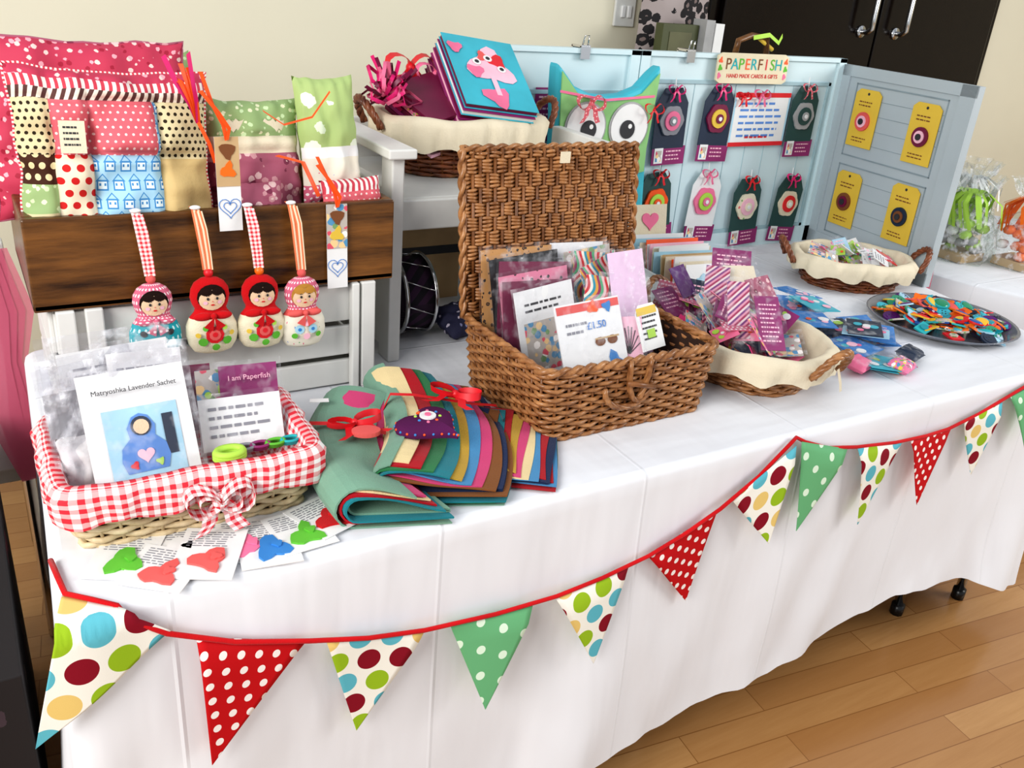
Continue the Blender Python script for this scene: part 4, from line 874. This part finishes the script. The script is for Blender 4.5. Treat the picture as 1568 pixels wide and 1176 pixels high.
for(x,y,z,rx,rzz,mt,w,h) in((.085,.09,.165,50,-35,m_purple,.085,.10),(-.04,.10,.15,50,20,m_glossp,.06,.07),(.0,-.12,.13,42,-25,m_purple,.05,.12),(-.04,-.07,.145,50,-30,m_tart,.045,.12),(.06,-.04,.15,50,10,m_flp,.08,.09),(-.02,.02,.155,45,-40,m_tart,.05,.11),(.05,.02,.165,40,-20,m_cream,.07,.08),(-.07,-.02,.13,45,30,m_mag,.05,.08)):
    artpacket(mb,TR((x,y,z),rx,0,rzz),w,h,mt,'text' if mt is m_purple else '',x*50)
mb.make('packets',e)
e=root('white_card_box',(1.50,1.625,T),-6); mb=MB()
mb.bx(-.10,.10,-.14,-.135,0,.085,m_white); mb.bx(-.10,.10,.135,.14,0,.085,m_white); mb.bx(-.10,-.095,-.135,.135,0,.085,m_white); mb.bx(.095,.10,-.135,.135,0,.085,m_white); mb.bx(-.10,.10,-.14,.14,0,.004,m_white)
mb.make('tray',e,bevel=.001)
mb=MB(); cols=[m_cream,m_white,m_kraft,m_white,m_lpink,m_cream,m_lblue,m_white,m_org,m_cream]
for k in range(22): X=TR((R.uniform(-.005,.005),-.115+k*.0105,.075),82+R.uniform(-6,6),0,R.uniform(-3,3)); card(mb,X,.16+R.uniform(-.02,.02),.12+R.uniform(-.02,.02),cols[(k*7)%10])
X=TR((-.02,.12,.15),80); card(mb,X,.10,.12,m_cream); mb.poly([(a,b+.02) for a,b in heartpts(.05)],m_pink,.002,X@TR((0,0,.001))); lines(mb,X,-.03,-.025,.06,2,.01,m_brown)
X=TR((.0,-.128,.085),74); card(mb,X,.13,.09,m_white); blob(mb,X,.02,.0,.018,m_blue,.001,.001,seed=2); blob(mb,X,-.02,.005,.015,m_lblue,.001,.001,seed=3); mb.make('greeting_cards',e)
e=root('loose_brooch_packets',(1.70,1.27,T)); mb=MB()
for k in range(18):
    X=TR((R.uniform(-.11,.07),R.uniform(-.17,.18),.008+.003*k),R.uniform(-8,8),R.uniform(-8,8),R.uniform(-60,60)); artpacket(mb,X,.075,.10,R.choice([m_blue,m_lblue,m_navy,m_tur,m_blue]),R.choice(['dots','text','dots']),k)
for(x,y,mt) in((-.12,-.16,m_pink),(-.03,-.20,m_conf),(.05,-.16,m_navy)): pillow(mb,TR((x,y,.02),10,5,20),.08,.05,.03,mt,n=10); pouch(mb,TR((x,y,.03),10,5,20),.09,.06,.006,seed=x*9)
mb.make('packets',e)
twod('round_lined_basket',(2.09,1.575,T),.155,.118,.070,.22,8,32,m_reddk,.03,-32,(1,-1))
e=root('small_brooch_packets',(2.09,1.575,T)); mb=MB(); pile(mb,36,.105,.085,.05,.11,[m_white,m_lblue,m_mag,m_white,m_red2,m_lime,m_conf,m_navy,m_white],.045,25,('dots','text','dots'),.6); mb.make('packets',e)
e=root('plate_of_badges',(2.05,1.245,T)); mb=MB()
pr=[(.0,.004),(.10,.004),(.14,.008),(.165,.018),(.178,.023),(.18,.021),(.166,.013),(.14,.002),(.0,.0)]
def pf(uu,v):
    t=v*(len(pr)-1); i=min(int(t),len(pr)-2); q=t-i; rr=pr[i][0]*(1-q)+pr[i+1][0]*q; z=pr[i][1]*(1-q)+pr[i+1][1]*q
    return (rr*math.cos(2*PI*uu),rr*math.sin(2*PI*uu),z)
mb.grid(pf,48,16,M('grey_plate_glaze',(.16,.17,.20),.12)); mb.make('plate',e)
mb=MB()
gl=[M('gloss_%d'%i,c,.12) for i,c in enumerate([(.6,.01,.02),(.02,.10,.35),(.85,.16,.01),(.01,.28,.33),(.09,.015,.14),(.4,.55,.65),(.02,.02,.04),(.55,.01,.02),(.8,.45,.03),(.85,.2,.02),(.02,.25,.12)])]
cl=gl+[m_red2,m_teal,m_orange,m_lblue,m_navy,m_coral,m_mag,m_glossp,m_yel,m_tur]
for k in range(125):
    a=R.uniform(0,2*PI); q=math.sqrt(R.random())*.145; z=.012+.034*(1-q/.17)*R.random()+.004
    X=TR((q*math.cos(a),q*math.sin(a),z),R.uniform(-28,28),R.uniform(-28,28),R.uniform(0,360)); t=k%4; c1=R.choice(cl); c2=R.choice(cl)
    if t==0: mb.disc((0,0,0),.021,c1,.004,X,18); mb.dome((0,0,.004),.017,.004,c2,X)
    elif t==1: n=20; mb.poly([(.021*(1+.2*math.cos(5*2*PI*i/n))*math.cos(2*PI*i/n),.021*(1+.2*math.cos(5*2*PI*i/n))*math.sin(2*PI*i/n)) for i in range(n)],c1,.003,X); mb.disc((0,0,.003),.009,c2,.003,X,14)
    elif t==2:
        mb.disc((0,0,0),.020,c1,.004,X,20); mb.disc((0,0,.004),.013,c1,.001,X,16)
        for hx,hy in((-.004,-.004),(.004,-.004),(-.004,.004),(.004,.004)): mb.disc((hx,hy,.005),.0018,m_ink,.0005,X,8)
    else: card(mb,X,.042,.030,c1,.004); mb.disc((0,0,.002),.010,c2,.003,X,14)
mb.make('badges_and_brooches',e)
# ------------------------------------------------------------------ second table behind right
TX=3.20
e=root('side_table'); mb=MB(); pr=[(.0,0),(.60,0),(.612,-.006),(.616,-.03),(.62,-.2),(.63,-.5)]
def tf(uu,v):
    t=v*(len(pr)-1); i=min(int(t),len(pr)-2); q=t-i; rr=pr[i][0]*(1-q)+pr[i+1][0]*q; z=pr[i][1]*(1-q)+pr[i+1][1]*q
    a=2*PI*uu; k=1+(.03*math.sin(14*a)+.015*math.sin(23*a+1))*max(0,-z)*1.6
    return (TX+rr*k*math.cos(a),1.72+rr*k*math.sin(a),.70+z)
mb.grid(tf,120,20,m_cloth); mb.make('cloth',e)
mb=MB(); mb.tube([(TX,1.72,0),(TX,1.72,.68)],.03,m_black,10); mb.tube([(TX,1.72,0),(TX,1.72,.02)],.22,m_black,20); mb.make('pedestal',e)
def gift(name,x,y,s_,rib,fill):
    e=root(name,(x,y,.7005)); mb=MB()
    pts=[(.0,.0),(.075,.0),(.085,.02),(.09,.07),(.075,.12),(.03,.15),(.018,.165),(.05,.20),(.075,.235)]
    def gf(uu,v):
        t=v*(len(pts)-1); i=min(int(t),len(pts)-2); q=t-i; rr=pts[i][0]*(1-q)+pts[i+1][0]*q; z=pts[i][1]*(1-q)+pts[i+1][1]*q
        a=2*PI*uu; k=1+.22*noise.noise(Vector((math.cos(a)*2.5,math.sin(a)*2.5,z*25)))+.12*math.sin(11*a)*(z/.2); return (rr*k*math.cos(a)*s_,rr*k*math.sin(a)*s_,z*s_)
    mb.grid(gf,48,32,m_cello,smooth=False); mb.make('cellophane_wrap',e)
    mb=MB()
    for k in range(26): mb.ball((R.uniform(-.045,.045)*s_,R.uniform(-.045,.045)*s_,R.uniform(.03,.12)*s_),.017*s_,R.choice(fill),n=8,sc=(1.2,1,.8))
    mb.box((0,0,.012*s_),(.10*s_,.10*s_,.022*s_),m_kraft)
    for k in range(30):
        a=R.uniform(0,2*PI); L=R.uniform(.04,.09)*s_; mb.strip([(0,0,.155*s_),(L*.5*math.cos(a),L*.5*math.sin(a),.19*s_),(L*math.cos(a),L*math.sin(a),.165*s_),(L*1.1*math.cos(a+.3),L*1.1*math.sin(a+.3),.10*s_)],.010*s_,rib,wd=(-math.sin(a),math.cos(a),0))
    mb.make('fill_and_ribbon',e)
gift('cellophane_gift_bag',2.84,1.74,1.2,m_lime,[m_lime,m_white,m_grey,m_lime]); gift('cellophane_gift_bag',2.975,1.60,1.2,m_orange,[m_orange,m_orange,m_white,m_orange]); gift('cellophane_gift_bag',3.10,1.92,1.2,m_white,[m_white,m_lime,m_grey])
e=root('chair_post_with_sash',(2.455,1.62,.0)); mb=MB()
for k in range(3): mb.strip([(.004*k,-.012-.004*k,.86),(.0+.008*k,-.02,.80),(.006*k,-.03,.72),(-.01+.012*k,-.035,.60),(-.02+.02*k,-.035,.45)],[.03,.045,.05,.05,.05],m_organza,wd=(.8,-.5,0))
mb.tube([(.0,0,.0),(0,0,.90)],.01,m_paint,8); mb.tube([(.0,.0,.90),(.015,.22,.90)],.01,m_paint,8); mb.tube([(.015,.22,.0),(.015,.22,.90)],.01,m_paint,8); mb.make('post_and_sash',e)
# ------------------------------------------------------------------ left chair + dark bag
e=root('banquet_chair'); mb=MB()
mb.bx(-.38,.045,1.86,1.90,.45,.93,m_paint); mb.bx(-.38,.045,1.90,2.30,.40,.46,m_paint)
for a in(-.36,.025):
    for b in(1.88,2.28): mb.tube([(a,b,0),(a,b,.45)],.014,m_chrome,8)
mb.make('cover_seat_and_legs',e,bevel=.012)
mb=MB(); 
for k in range(4): mb.strip([(.03-.01*k,1.85-.003*k,.92),(.055-.015*k,1.84-.004*k,.80),(.04-.01*k,1.835-.004*k,.70),(.055-.018*k,1.835-.003*k,.58),(.05,1.84-.003*k,.44)],[.04,.05,.03,.06,.08],m_organza,wd=(1,.15,0))
mb.make('pink_sash',e)
e=root('black_display_bag'); mb=MB(); m_bag=floral('black_print_bag',(.012,.009,.010),[(.05,.03,.04),(.22,.15,.12),(.25,.03,.05)],14,.25)
mb.bx(-.28,-.030,1.02,1.78,0,.62,m_bag); mb.tube([(-.15,1.25,.62),(-.15,1.27,.70),(-.15,1.5,.70),(-.15,1.52,.62)],.01,m_black,8); mb.make('bag_body',e,bevel=.03)
# ------------------------------------------------------------------ light
w=bpy.data.worlds.new('world'); bpy.context.scene.world=w; w.use_nodes=True; w.node_tree.nodes['Background'].inputs[0].default_value=(.88,.93,1,1); w.node_tree.nodes['Background'].inputs[1].default_value=.58
def area(name,loc,tgt,sx,sy,en,col):
    l=bpy.data.lights.new(name,'AREA'); l.shape='RECTANGLE'; l.size=sx; l.size_y=sy; l.energy=en; l.color=col
    o=bpy.data.objects.new(name,l); bpy.context.collection.objects.link(o); o.location=loc; o.rotation_euler=(Vector(tgt)-Vector(loc)).to_track_quat('-Z','Y').to_euler()
area('window_daylight',(-1.9,-.1,2.3),(1.2,1.5,.8),1.6,1.4,88,(1,.975,.94))
area('far_window_daylight',(4.2,-.8,2.3),(1.6,1.6,.8),1.6,1.4,68,(1,.985,.96))
bpy.context.scene.view_settings.view_transform='Standard'
bpy.context.scene.view_settings.look='Medium High Contrast'
bpy.context.scene.view_settings.exposure=0.04
